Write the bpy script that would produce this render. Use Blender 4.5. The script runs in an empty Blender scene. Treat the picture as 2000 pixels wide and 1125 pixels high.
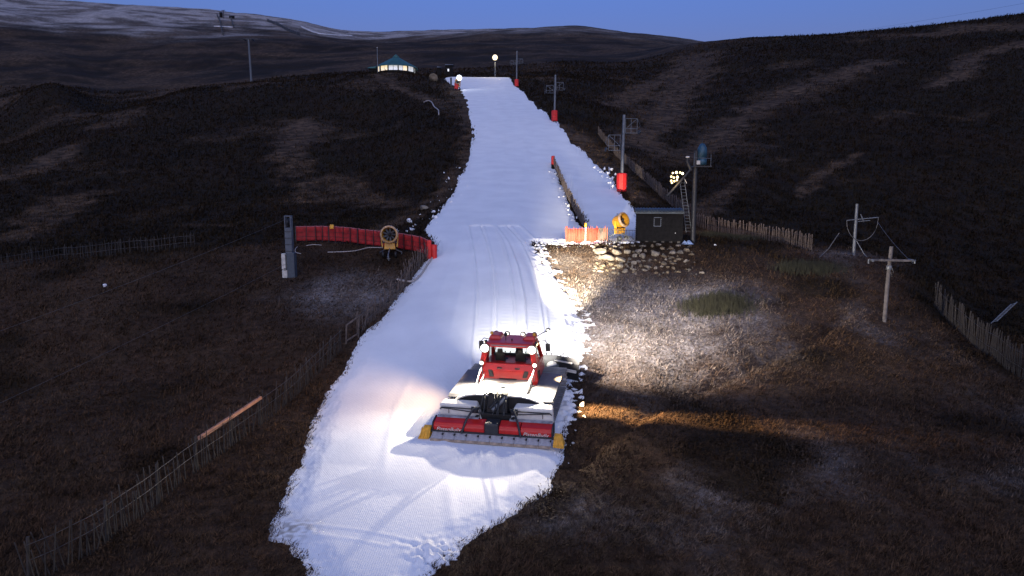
import bpy, bmesh, math, random
import numpy as np
from mathutils import Vector, Matrix, Euler

SC = bpy.context.scene
COL = SC.collection
R = math.radians
random.seed(7)
rng = np.random.default_rng(11)

# ------------------------------------------------------------------ camera, sky, twilight, exposure
PITCH = R(8.0)
FPX = 1350.0
CAMZ = 12.0
cam = bpy.data.objects.new('camera', bpy.data.cameras.new('camera'))
COL.objects.link(cam)
cam.location = (0, 0, CAMZ)
cam.rotation_euler = (R(90) - PITCH, 0, 0)
cam.data.sensor_width = 36
cam.data.lens = FPX / 2000 * 36
cam.data.clip_start = 0.1
cam.data.clip_end = 6000
SC.camera = cam

world = bpy.data.worlds.new('World')
SC.world = world
world.use_nodes = True
wn = world.node_tree
sky = wn.nodes.new('ShaderNodeTexSky')
sky.sky_type = 'NISHITA'
sky.sun_disc = False
sky.sun_elevation = R(-1.0)
sky.sun_rotation = R(180)
sky.dust_density = 1.0
sky.ozone_density = 3.85
wn.links.new(sky.outputs[0], wn.nodes['Background'].inputs[0])
wn.nodes['Background'].inputs[1].default_value = 0.15
EXPO = 3.72
G = 2 ** EXPO                       # lamp values below are given for exposure 0 and divided by this
SC.view_settings.view_transform = 'Standard'
SC.view_settings.look = 'None'
SC.view_settings.exposure = EXPO
SC.view_settings.gamma = 1
SC.view_settings.use_curve_mapping = False

sun = bpy.data.objects.new('twilight_glow', bpy.data.lights.new('twilight_glow', 'SUN'))
COL.objects.link(sun)
sun.data.energy = 1.25 / G
sun.data.angle = R(75)
sun.data.color = (1.0, 0.93, 0.95)
sun.rotation_euler = (R(58), 0, 0)      # afterglow from behind the camera, over the whole western sky
SC.cycles.use_denoising = True
SC.cycles.max_bounces = 5
SC.cycles.sample_clamp_indirect = 4

# ------------------------------------------------------------------ small helpers
def smooth(e0, e1, x):
    t = np.clip((x - e0) / (e1 - e0), 0, 1)
    return t * t * (3 - 2 * t)

_perm = np.random.default_rng(3).permutation(256)
_perm = np.concatenate([_perm, _perm])
_gr = np.random.default_rng(4).uniform(-1, 1, (256, 2))
_gr /= np.linalg.norm(_gr, axis=1)[:, None]
def perlin(x, y):
    x = np.asarray(x, float); y = np.asarray(y, float)
    xi = np.floor(x).astype(int); yi = np.floor(y).astype(int)
    xf = x - xi; yf = y - yi
    u = xf ** 3 * (xf * (xf * 6 - 15) + 10); v = yf ** 3 * (yf * (yf * 6 - 15) + 10)
    def g(ix, iy, dx, dy):
        h = _gr[_perm[(_perm[ix & 255] + iy) & 255]]
        return h[..., 0] * dx + h[..., 1] * dy
    a = g(xi, yi, xf, yf); b = g(xi + 1, yi, xf - 1, yf)
    c = g(xi, yi + 1, xf, yf - 1); d = g(xi + 1, yi + 1, xf - 1, yf - 1)
    return (a + u * (b - a)) + v * ((c + u * (d - c)) - (a + u * (b - a)))

def pchip(xs, ys, x):
    xs = np.asarray(xs, float); ys = np.asarray(ys, float)
    h = np.diff(xs); sh = (slice(None),) + (None,) * (ys.ndim - 1)
    d = np.diff(ys, axis=0) / h[sh]
    m = np.zeros_like(ys)
    w1 = (2 * h[1:] + h[:-1])[sh]; w2 = (h[1:] + 2 * h[:-1])[sh]
    with np.errstate(divide='ignore', invalid='ignore'):
        hm = (w1 + w2) / (w1 / d[:-1] + w2 / d[1:])
    m[1:-1] = np.where(d[:-1] * d[1:] > 0, np.nan_to_num(hm), 0)
    m[0] = d[0]; m[-1] = d[-1]
    i = np.clip(np.searchsorted(xs, x) - 1, 0, len(xs) - 2)
    hh = h[i][sh]; t = ((x - xs[i]) / h[i])[sh]
    return ((1 + 2 * t) * (1 - t) ** 2 * ys[i] + t * (1 - t) ** 2 * hh * m[i]
            + t * t * (3 - 2 * t) * ys[i + 1] + t * t * (t - 1) * hh * m[i + 1])

CP, SP = math.cos(PITCH), math.sin(PITCH)
def elev(py):                       # tangent of the elevation angle of an image row
    v = (562.5 - np.asarray(py, float)) / FPX
    return (v * CP - SP) / (v * SP + CP)

# ------------------------------------------------------------------ the lie of the land: profiles of the hillside, read off the photo
def near(upto):
    pts = [(d, -10.75 + 0.05 * d) for d in (6, 10, 14, 18, 22, 26, 30)]
    out = [(d, z / d) for d, z in pts]
    for d, py in ((39, 612), (45, 538), (50, 490)):
        if d < upto:
            out.append((d, float(elev(py))))
    return [p for p in out if p[0] < upto]
def prof(upto, *rest):
    return near(upto) + [(d, float(elev(py))) for d, py in rest]
PROF = {
    -300: prof(42, (48, 522), (56, 495), (70, 450), (100, 365), (130, 315), (150, 305), (190, 300), (240, 240), (320, 170), (450, 90), (700, 0), (900, -30), (1050, -25)),
    0: prof(42, (48, 520), (56, 490), (70, 440), (100, 350), (130, 300), (150, 292), (190, 296), (230, 262), (300, 195), (420, 115), (700, 22), (900, -10), (1050, -4)),
    130: prof(42, (48, 520), (56, 485), (70, 440), (100, 350), (140, 268), (165, 248), (195, 252), (230, 200), (262, 154), (300, 170), (420, 120), (700, 40), (900, 0), (1050, 6)),
    230: prof(42, (50, 495), (58, 465), (80, 398), (110, 318), (150, 245), (178, 220), (205, 227), (240, 226), (275, 205), (330, 180), (450, 125), (700, 45), (900, 5), (1050, 12)),
    400: prof(46, (52, 475), (60, 450), (80, 392), (110, 312), (150, 235), (185, 184), (207, 172), (240, 186), (300, 176), (420, 130), (700, 52), (900, 20), (1050, 27)),
    565: prof(51, (60, 443), (80, 388), (110, 310), (150, 230), (190, 172), (212, 157), (240, 167), (300, 158), (420, 124), (700, 62), (900, 37), (1050, 44)),
    730: prof(51, (53, 468), (62, 430), (80, 385), (110, 310), (150, 232), (190, 170), (226, 144), (245, 145), (265, 152), (320, 140), (420, 116), (700, 80), (900, 62), (1050, 68)),
    870: prof(51, (53, 468), (75, 372), (100, 298), (124, 240), (165, 190), (208, 160), (222, 151), (245, 150), (320, 135), (420, 112), (700, 74), (900, 57), (1050, 62)),
    1000: prof(51, (53, 468), (75, 370), (100, 297), (124, 238), (165, 190), (208, 157), (217, 152), (240, 153), (320, 132), (420, 105), (700, 70), (900, 55), (1050, 60)),
    1100: prof(35, (41, 598), (47.5, 530), (52, 476), (56, 458), (75, 374), (100, 300), (124, 240), (165, 190), (208, 160), (245, 150), (320, 126), (500, 90), (800, 58), (900, 51), (1050, 57)),
    1216: prof(35, (41, 600), (47.5, 536), (52, 477), (56, 462), (75, 374), (100, 312), (124, 265), (165, 215), (210, 172), (300, 132), (420, 108), (700, 75), (900, 61), (1050, 68)),
    1340: prof(35, (41, 598), (47.5, 534), (52, 478), (57, 455), (75, 398), (100, 330), (140, 250), (200, 178), (280, 116), (350, 90), (420, 91), (600, 96), (900, 77), (1050, 82)),
    1450: prof(46, (52, 480), (58, 462), (75, 400), (100, 320), (140, 235), (200, 155), (270, 98), (340, 74), (390, 79), (600, 112), (900, 100)),
    1700: prof(46, (50, 500), (56, 478), (70, 418), (100, 303), (150, 190), (220, 105), (290, 59), (340, 65), (600, 120), (900, 120)),
    2000: prof(31, (33, 716), (38, 658), (46, 602), (60, 500), (90, 345), (130, 215), (180, 120), (230, 55), (270, 23), (320, 30), (600, 100), (900, 100)),
    2350: prof(31, (33, 716), (38, 658), (46, 602), (60, 500), (90, 340), (130, 200), (180, 95), (230, 20), (270, -15), (320, -8), (600, 60), (900, 60)),
}
LD = np.linspace(math.log(6), math.log(1500), 700)
AG = np.linspace(-1.35, 1.35, 541)
_rows = []
_as = []
for pxc, pts in sorted(PROF.items()):
    ds = np.array([p[0] for p in pts]); ts = np.array([p[1] for p in pts])
    ds = np.append(ds, 1600); ts = np.append(ts, ts[-1] * 0.5)
    _rows.append(pchip(np.log(ds), ts, LD)); _as.append((pxc - 1000) / FPX)
_as = np.array([-1.4] + _as + [1.4]); _rows = np.array([_rows[0]] + _rows + [_rows[-1]])
TAB = pchip(_as, _rows, AG)
_k = np.exp(-0.5 * (np.arange(-10, 11) / 4.0) ** 2); _k /= _k.sum()
TAB = np.apply_along_axis(lambda c: np.convolve(np.pad(c, 10, mode='edge'), _k, 'valid'), 0, TAB)
_k2 = np.exp(-0.5 * (np.arange(-8, 9) / 3.0) ** 2); _k2 /= _k2.sum()
TAB = np.apply_along_axis(lambda c: np.convolve(np.pad(c, 8, mode='edge'), _k2, 'valid'), 1, TAB)

def H0(x, y):
    x = np.asarray(x, float); y = np.maximum(np.asarray(y, float), 6.01)
    fa = np.clip((x / y - AG[0]) / (AG[1] - AG[0]), 0, len(AG) - 1.001)
    fd = np.clip((np.log(y) - LD[0]) / (LD[1] - LD[0]), 0, len(LD) - 1.001)
    i = fa.astype(int); j = fd.astype(int); u = fa - i; v = fd - j
    t = (TAB[i, j] * (1 - u) * (1 - v) + TAB[i + 1, j] * u * (1 - v) + TAB[i, j + 1] * (1 - u) * v + TAB[i + 1, j + 1] * u * v)
    return CAMZ + t * y

_DM = np.exp(np.linspace(math.log(11), math.log(1300), 1000))
def _hit(px, py, hf):
    u = (px - 1000) / FPX; v = (562.5 - py) / FPX; ds = _DM
    for _ in range(3):
        t = ds / (v * SP + CP); x = u * t; z = CAMZ + t * (v * CP - SP)
        below = z <= hf(x, ds)
        k = int(np.argmax(below)) if below.any() else len(ds) - 1
        lo_, hi_ = ds[max(k - 1, 0)], ds[k]
        xk, dk = float(x[k]), float(ds[k])
        ds = np.linspace(lo_, hi_, 24)
    return Vector((xk, dk, float(hf(xk, dk))))
def hit0(px, py): return _hit(px, py, H0)

# the outline of the snow run
SNOW_L = [(640, 1180), (600, 1112), (592, 1098), (560, 1068), (520, 1057), (533, 1030), (550, 985), (575, 925), (592, 885), (610, 830), (625, 792),
          (640, 757), (665, 735), (685, 705), (695, 680), (708, 655), (745, 625), (772, 588), (800, 552), (826, 515), (848, 492), (852, 474),
          (822, 450), (850, 420), (880, 385), (896, 350), (910, 320), (919, 290), (930, 266), (921, 240), (912, 210), (905, 190), (897, 172), (884, 166), (868, 155)]
SNOW_R = [(985, 152), (1000, 160), (1015, 174), (1040, 197), (1075, 232), (1100, 257), (1130, 287), (1165, 322), (1192, 347), (1212, 377), (1232, 402),
          (1246, 425), (1246, 474), (1185, 475), (1110, 477), (1045, 475), (1060, 505), (1085, 545), (1105, 585), (1130, 620), (1138, 650), (1135, 680),
          (1125, 715), (1112, 738), (1108, 762), (1112, 800), (1106, 850), (1100, 900), (1078, 940), (1070, 962), (1030, 985), (985, 1020), (958, 1032),
          (900, 1065), (875, 1088), (850, 1108), (800, 1180)]
def poly_world(pts):
    return np.array([tuple(hit0(*p))[:2] for p in pts])
_left = poly_world(SNOW_L); _right = poly_world(SNOW_R)
_top = np.array([[_left[-1][0], 236.0], [_right[0][0], 236.0]])
SNOWP = np.vstack([_left, _top, _right])
GAPP = poly_world([(1080, 322), (1092, 336), (1104, 362), (1116, 384), (1124, 404), (1138, 424), (1148, 444), (1136, 446), (1120, 414), (1104, 382), (1091, 348)])

def seg_dist(x, y, pts, closed=False):
    x = np.asarray(x, float); y = np.asarray(y, float)
    best = np.full(x.shape, 1e9); n = len(pts)
    for k in range(n if closed else n - 1):
        a = pts[k]; b = pts[(k + 1) % n]
        dx, dy = b[0] - a[0], b[1] - a[1]
        t = np.clip(((x - a[0]) * dx + (y - a[1]) * dy) / (dx * dx + dy * dy + 1e-9), 0, 1)
        best = np.minimum(best, np.hypot(x - a[0] - t * dx, y - a[1] - t * dy))
    return best
def inside(x, y, pts):
    x = np.asarray(x, float); y = np.asarray(y, float)
    c = np.zeros(x.shape, bool); n = len(pts); j = n - 1
    for i in range(n):
        xi, yi = pts[i]; xj, yj = pts[j]
        c ^= ((yi > y) != (yj > y)) & (x < (xj - xi) * (y - yi) / (yj - yi + 1e-12) + xi)
        j = i
    return c
def snow_sd(x, y):
    d = seg_dist(x, y, SNOWP, True) * np.where(inside(x, y, SNOWP), 1, -1)
    g = seg_dist(x, y, GAPP, True) * np.where(inside(x, y, GAPP), -1, 1)
    return np.minimum(d, g)

def bumps(x, y):
    y = np.asarray(y, float)
    n = (0.16 * perlin(x / 7.0, y / 7.0) + 0.10 * perlin(x / 2.3 + 9, y / 2.3) + 0.05 * perlin(x / 0.9, y / 0.9 + 5))
    n = n + smooth(55, 120, y) * (1.1 * perlin(x / 34 + 3, y / 34) + 0.5 * perlin(x / 11, y / 13 + 7))
    n = n + smooth(250, 500, y) * (5 * perlin(x / 160 + 3, y / 160) + 2.5 * perlin(x / 60, y / 60 + 7))
    return n
DITCH = np.array([tuple(hit0(*p))[:2] for p in [(1120, 905), (1190, 850), (1270, 800), (1400, 745), (1500, 700), (1580, 665), (1650, 610)]])
DITCH_D = 0.28
def ditch(x, y):
    x = np.asarray(x, float); y = np.asarray(y, float)
    m = (y < 46) & (x > 0); out = np.zeros(x.shape)
    if x.ndim == 0: return float(DITCH_D * np.exp(-(seg_dist(x, y, DITCH) / 0.45) ** 2)) if m else 0.0
    if m.any(): out[m] = DITCH_D * np.exp(-(seg_dist(x[m], y[m], DITCH) / 0.45) ** 2)
    return out
def H(x, y):
    x = np.asarray(x, float); y = np.asarray(y, float)
    b = bumps(x, y)
    nearp = (y < 245) & (np.abs(x) < 45)
    if np.ndim(x) == 0:
        m = float(smooth(-6, 0.5, snow_sd(x, y))) if nearp else 0.0
    else:
        m = np.zeros(x.shape)
        if nearp.any():
            m[nearp] = smooth(-6, 0.5, snow_sd(x[nearp], y[nearp]))
    return H0(x, y) + b * (1 - 0.92 * m) - ditch(x, y)
def hit(px, py): return _hit(px, py, H)
def ground(x, y): return Vector((x, y, float(H(x, y))))
def at(px, py, D):
    v = (562.5 - py) / FPX; t = D / (v * SP + CP)
    return Vector(((px - 1000) / FPX * t, D, CAMZ + t * (v * CP - SP)))
def ppm(p):                         # photo pixels per metre at a point
    return FPX / (p.y * CP - (p.z - CAMZ) * SP)

# ------------------------------------------------------------------ materials
MATS = {}
def mat(name, col, rough=0.6, metal=0.0, var=0.25, scale=6.0, bump=0.0, emit=None, estr=0.0, col2=None, alpha=None, coords='Object'):
    if name in MATS: return MATS[name]
    m = bpy.data.materials.new(name); m.use_nodes = True
    nt = m.node_tree; b = nt.nodes['Principled BSDF']
    b.inputs['Roughness'].default_value = rough; b.inputs['Metallic'].default_value = metal
    tc = nt.nodes.new('ShaderNodeTexCoord'); nz = nt.nodes.new('ShaderNodeTexNoise')
    nz.inputs['Scale'].default_value = scale; nz.inputs['Detail'].default_value = 6
    nt.links.new(tc.outputs[coords], nz.inputs['Vector'])
    rp = nt.nodes.new('ShaderNodeValToRGB')
    c2 = col2 or tuple(c * (1 - var) for c in col)
    c1 = col if col2 else tuple(min(1, c * (1 + var * 0.6)) for c in col)
    rp.color_ramp.elements[0].position = 0.32; rp.color_ramp.elements[1].position = 0.68
    rp.color_ramp.elements[0].color = (*c2, 1); rp.color_ramp.elements[1].color = (*c1, 1)
    nt.links.new(nz.outputs['Fac'], rp.inputs['Fac']); nt.links.new(rp.outputs[0], b.inputs['Base Color'])
    if bump:
        bp = nt.nodes.new('ShaderNodeBump'); bp.inputs['Strength'].default_value = bump; bp.inputs['Distance'].default_value = 0.02
        nt.links.new(nz.outputs['Fac'], bp.inputs['Height']); nt.links.new(bp.outputs[0], b.inputs['Normal'])
    if emit:
        b.inputs['Emission Color'].default_value = (*emit, 1); b.inputs['Emission Strength'].default_value = estr / G
    MATS[name] = m
    if name in ('dark_stained_board', 'shed_pane'): b.inputs['Specular IOR Level'].default_value = 0.12
    return m

def glass_mat(name, tint, mixf):
    m = bpy.data.materials.new(name); m.use_nodes = True; nt = m.node_tree
    b = nt.nodes['Principled BSDF']; b.inputs['Base Color'].default_value = (0.02, 0.025, 0.03, 1); b.inputs['Roughness'].default_value = 0.05
    t = nt.nodes.new('ShaderNodeBsdfTransparent'); t.inputs[0].default_value = (*tint, 1)
    mx = nt.nodes.new('ShaderNodeMixShader'); mx.inputs[0].default_value = mixf
    nt.links.new(t.outputs[0], mx.inputs[1]); nt.links.new(b.outputs[0], mx.inputs[2])
    nt.links.new(mx.outputs[0], nt.nodes['Material Output'].inputs[0])
    return m

def N(nt, typ, **kw):
    n = nt.nodes.new(typ)
    for k, v in kw.items():
        if k in n.inputs: n.inputs[k].default_value = v
        else: setattr(n, k, v)
    return n

def vegetation_mat(name, blade=False):
    m = bpy.data.materials.new(name); m.use_nodes = True; nt = m.node_tree; L = nt.links
    b = nt.nodes['Principled BSDF']; b.inputs['Roughness'].default_value = 0.95
    b.inputs['Specular IOR Level'].default_value = 0.1
    geo = nt.nodes.new('ShaderNodeNewGeometry')
    def noise(sc, det=6, off=0.0):
        mp = N(nt, 'ShaderNodeMapping'); mp.inputs['Location'].default_value = (off, off * 2, 0)
        L.new(geo.outputs['Position'], mp.inputs['Vector'])
        n = N(nt, 'ShaderNodeTexNoise'); n.inputs['Scale'].default_value = sc; n.inputs['Detail'].default_value = det; n.inputs['Roughness'].default_value = 0.65
        L.new(mp.outputs[0], n.inputs['Vector']); return n.outputs['Fac']
    def ramp(src, p0, p1, c0, c1):
        r = N(nt, 'ShaderNodeValToRGB'); e = r.color_ramp.elements
        e[0].position = p0; e[1].position = p1; e[0].color = (*c0, 1); e[1].color = (*c1, 1)
        L.new(src, r.inputs['Fac']); return r.outputs[0]
    def mix(f, a, c):
        x = N(nt, 'ShaderNodeMix', data_type='RGBA'); L.new(a, x.inputs[6]); L.new(c, x.inputs[7])
        if isinstance(f, float): x.inputs[0].default_value = f
        else: L.new(f, x.inputs[0])
        return x.outputs[2]
    def attr(nm):
        a = N(nt, 'ShaderNodeAttribute', attribute_name=nm); return a.outputs['Fac']
    grass = mix(noise(0.35, 5), ramp(noise(2.5), 0.35, 0.65, (0.024, 0.0135, 0.0095), (0.074, 0.041, 0.027)),
                ramp(noise(3.5, 6, 4), 0.35, 0.65, (0.032, 0.022, 0.014), (0.088, 0.059, 0.036)))
    heath = mix(noise(0.06, 5, 2), ramp(noise(1.2), 0.35, 0.7, (0.010, 0.006, 0.004), (0.040, 0.021, 0.012)),
                ramp(noise(0.9, 6, 7), 0.35, 0.7, (0.008, 0.0075, 0.004), (0.024, 0.020, 0.010)))
    straw = ramp(noise(0.8, 7, 3), 0.3, 0.7, (0.030, 0.019, 0.012), (0.130, 0.084, 0.052))
    frost = ramp(noise(6.0, 7, 1), 0.35, 0.65, (0.13, 0.11, 0.10), (0.46, 0.44, 0.45))
    c = mix(attr('grass'), heath, grass)
    sf = N(nt, 'ShaderNodeMapRange'); sf.inputs[1].default_value = 0.38; sf.inputs[2].default_value = 0.62; sf.inputs[3].default_value = 0.1; sf.inputs[4].default_value = 1.5
    L.new(noise(0.55, 10, 11), sf.inputs[0]); sm_ = N(nt, 'ShaderNodeMath', operation='MULTIPLY', use_clamp=True); L.new(sf.outputs[0], sm_.inputs[0]); L.new(attr('straw'), sm_.inputs[1])
    c = mix(sm_.outputs[0], c, straw)
    ff = N(nt, 'ShaderNodeMath', operation='ADD'); L.new(attr('frost'), ff.inputs[0])
    fn = N(nt, 'ShaderNodeMapRange'); fn.inputs[1].default_value = 0.3; fn.inputs[2].default_value = 0.7; fn.inputs[3].default_value = -0.55; fn.inputs[4].default_value = 0.35
    L.new(noise(1.7 if blade else 0.5, 8, 9), fn.inputs[0]); L.new(fn.outputs[0], ff.inputs[1])
    mul = N(nt, 'ShaderNodeMath', operation='MULTIPLY', use_clamp=True); L.new(ff.outputs[0], mul.inputs[0]); L.new(attr('frost'), mul.inputs[1])
    c = mix(mul.outputs[0], c, frost)
    wide = N(nt, 'ShaderNodeMix', data_type='RGBA', blend_type='MULTIPLY'); wide.inputs[0].default_value = 1
    wr = mix(0.5, ramp(noise(0.09, 10, 6), 0.3, 0.7, (0.45, 0.45, 0.47), (1.6, 1.55, 1.5)), ramp(noise(0.35, 8, 8), 0.3, 0.7, (0.55, 0.55, 0.55), (1.5, 1.5, 1.5)))
    L.new(c, wide.inputs[6]); L.new(wr, wide.inputs[7]); c = wide.outputs[2]
    if blade:
        bri = N(nt, 'ShaderNodeMix', data_type='RGBA', blend_type='MULTIPLY'); bri.inputs[0].default_value = 1
        rr = ramp(attr('tone'), 0.0, 1.0, (0.5, 0.5, 0.5), (1.7, 1.62, 1.5))
        L.new(c, bri.inputs[6]); L.new(rr, bri.inputs[7]); c = bri.outputs[2]
    else:
        bp = N(nt, 'ShaderNodeBump'); bp.inputs['Strength'].default_value = 0.9; bp.inputs['Distance'].default_value = 0.25
        L.new(noise(1.3, 10, 5), bp.inputs['Height']); L.new(bp.outputs[0], b.inputs['Normal'])
    L.new(c, b.inputs['Base Color'])
    return m

def snow_mat():
    m = bpy.data.materials.new('piste_snow'); m.use_nodes = True; nt = m.node_tree; L = nt.links
    b = nt.nodes['Principled BSDF']; b.inputs['Roughness'].default_value = 0.75; b.inputs['Specular IOR Level'].default_value = 0.2
    geo = nt.nodes.new('ShaderNodeNewGeometry')
    n1 = N(nt, 'ShaderNodeTexNoise'); n1.inputs['Scale'].default_value = 0.45; n1.inputs['Detail'].default_value = 8
    n2 = N(nt, 'ShaderNodeTexNoise'); n2.inputs['Scale'].default_value = 5.0; n2.inputs['Detail'].default_value = 10; n2.inputs['Roughness'].default_value = 0.7
    L.new(geo.outputs['Position'], n1.inputs['Vector']); L.new(geo.outputs['Position'], n2.inputs['Vector'])
    r = N(nt, 'ShaderNodeValToRGB'); e = r.color_ramp.elements
    e[0].position = 0.3; e[1].position = 0.7; e[0].color = (0.78, 0.78, 0.80, 1); e[1].color = (0.88, 0.88, 0.89, 1)
    L.new(n1.outputs['Fac'], r.inputs['Fac'])
    # dirt where the cover is thin
    at_ = N(nt, 'ShaderNodeAttribute', attribute_name='dirt')
    ad = N(nt, 'ShaderNodeMath', operation='MULTIPLY', use_clamp=True); L.new(at_.outputs['Fac'], ad.inputs[0]); L.new(n2.outputs['Fac'], ad.inputs[1])
    mx = N(nt, 'ShaderNodeMix', data_type='RGBA'); L.new(ad.outputs[0], mx.inputs[0]); L.new(r.outputs[0], mx.inputs[6]); mx.inputs[7].default_value = (0.22, 0.18, 0.13, 1)
    L.new(mx.outputs[2], b.inputs['Base Color'])
    w = N(nt, 'ShaderNodeTexWave', wave_type='BANDS', bands_direction='X'); w.inputs['Scale'].default_value = 5.2; w.inputs['Distortion'].default_value = 0.6
    mp = N(nt, 'ShaderNodeMapping'); mp.inputs['Rotation'].default_value = (0, 0, R(9)); mp.inputs['Scale'].default_value = (1, 0.15, 0.15)
    L.new(geo.outputs['Position'], mp.inputs['Vector']); L.new(mp.outputs[0], w.inputs['Vector'])
    ma = N(nt, 'ShaderNodeMath', operation='MULTIPLY_ADD'); L.new(w.outputs['Fac'], ma.inputs[0]); ma.inputs[1].default_value = 0.22; L.new(n2.outputs['Fac'], ma.inputs[2])
    bp = N(nt, 'ShaderNodeBump'); bp.inputs['Strength'].default_value = 0.35; bp.inputs['Distance'].default_value = 0.05
    L.new(ma.outputs[0], bp.inputs['Height']); L.new(bp.outputs[0], b.inputs['Normal'])
    return m

M_TERRAIN = vegetation_mat('hillside')
M_BLADE = vegetation_mat('moor_grass', True)
M_SNOW = snow_mat()
M_CLOD = mat('loose_snow', (0.84, 0.84, 0.87), 0.8, var=0.08, scale=9, bump=0.4)
M_WOOD = mat('weathered_paling', (0.115, 0.085, 0.07), 0.9, var=0.5, scale=3)
M_WOOD2 = mat('grey_post_wood', (0.12, 0.105, 0.10), 0.85, var=0.4, scale=4, bump=0.3)
M_WOODK = mat('dark_paling', (0.036, 0.030, 0.027), 0.9, var=0.5, scale=3)
M_WIRE = mat('fence_wire', (0.12, 0.11, 0.11), 0.5, 0.6)
M_GALV = mat('galvanised_steel', (0.155, 0.165, 0.18), 0.5, 0.4, var=0.25, scale=5)
M_DKSTEEL = mat('dark_steel', (0.035, 0.036, 0.04), 0.5, 0.4)
M_BLACK = mat('black_rubber', (0.012, 0.012, 0.013), 0.6, scale=9)
M_RED = mat('groomer_red', (0.50, 0.018, 0.014), 0.3, var=0.12, scale=3)
M_REDPAD = mat('red_padding', (0.62, 0.018, 0.015), 0.55, var=0.25, scale=2.5, bump=0.3)
M_NET = mat('red_netting', (0.33, 0.014, 0.016), 0.75, var=0.4, scale=3, bump=0.4)
M_ORANGE = mat('orange_netting', (0.42, 0.035, 0.018), 0.8, var=0.3, scale=4)
M_YEL = mat('amber_plastic', (0.72, 0.36, 0.03), 0.5, var=0.3, scale=5)
M_GUN = mat('yellow_gun_paint', (0.55, 0.26, 0.02), 0.4, var=0.25, scale=3)
M_WHITE = mat('off_white_paint', (0.62, 0.60, 0.56), 0.5, var=0.15, scale=3)
M_ALU = mat('snowy_aluminium', (0.25, 0.245, 0.245), 0.5, 0.25, var=0.25, scale=4, bump=0.2)
M_FLAP = mat('grey_comb_rubber', (0.30, 0.29, 0.31), 0.7, var=0.5, scale=5)
M_GUARD = mat('dusty_track_guard', (0.125, 0.12, 0.13), 0.65, 0.1, var=0.3, scale=3, bump=0.2)
M_GREY = mat('grey_blue_paint', (0.085, 0.10, 0.125), 0.5, 0.1, var=0.2, scale=3)
M_PALEBOX = mat('pale_box_paint', (0.50, 0.48, 0.44), 0.6, var=0.25, scale=4)
M_BOARD = mat('dark_stained_board', (0.012, 0.011, 0.011), 0.8, var=0.4, scale=4, bump=0.25)
M_ROOF = mat('blue_grey_roof_sheet', (0.05, 0.065, 0.075), 0.5, 0.2, var=0.3, scale=2)
M_GREENROOF = mat('green_metal_roof', (0.035, 0.115, 0.11), 0.55, 0.2, var=0.25, scale=1)
M_BLUE = mat('blue_drum_paint', (0.025, 0.075, 0.12), 0.5, 0.1, var=0.35, scale=3)
M_PLANK = mat('fresh_timber', (0.42, 0.20, 0.12), 0.75, var=0.3, scale=3, bump=0.2)
M_HOSE = mat('pale_hose', (0.42, 0.37, 0.34), 0.6, var=0.2)
M_STONE = [mat('stone_%s' % n, c, 0.9, var=0.45, scale=2.6, bump=0.8) for n, c in
           (('pale', (0.21, 0.18, 0.145)), ('buff', (0.15, 0.115, 0.075)), ('grey', (0.10, 0.088, 0.075)))]
M_DARKGLASS = mat('dark_window_glass', (0.008, 0.009, 0.011), 0.35, var=0.1)
M_CABGLASS = glass_mat('cab_glass', (0.80, 0.84, 0.82), 0.12)
def lamp_mat(name, col, s): return mat(name, (0.8, 0.8, 0.8), 0.3, emit=col, estr=s)
M_LAMPW = lamp_mat('lamp_lens_white', (1.0, 0.93, 0.74), 4)
M_LAMPS = lamp_mat('lamp_lens_small', (1.0, 0.80, 0.62), 5)
M_LAMPWARM = lamp_mat('lamp_lens_warm', (1.0, 0.66, 0.26), 8)
M_LAMPCOOL = lamp_mat('lamp_lens_cool', (0.86, 0.95, 1.0), 2.2)
M_LAMPTOP = lamp_mat('floodlight_bloom', (1.0, 0.76, 0.36), 1.9)

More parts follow.
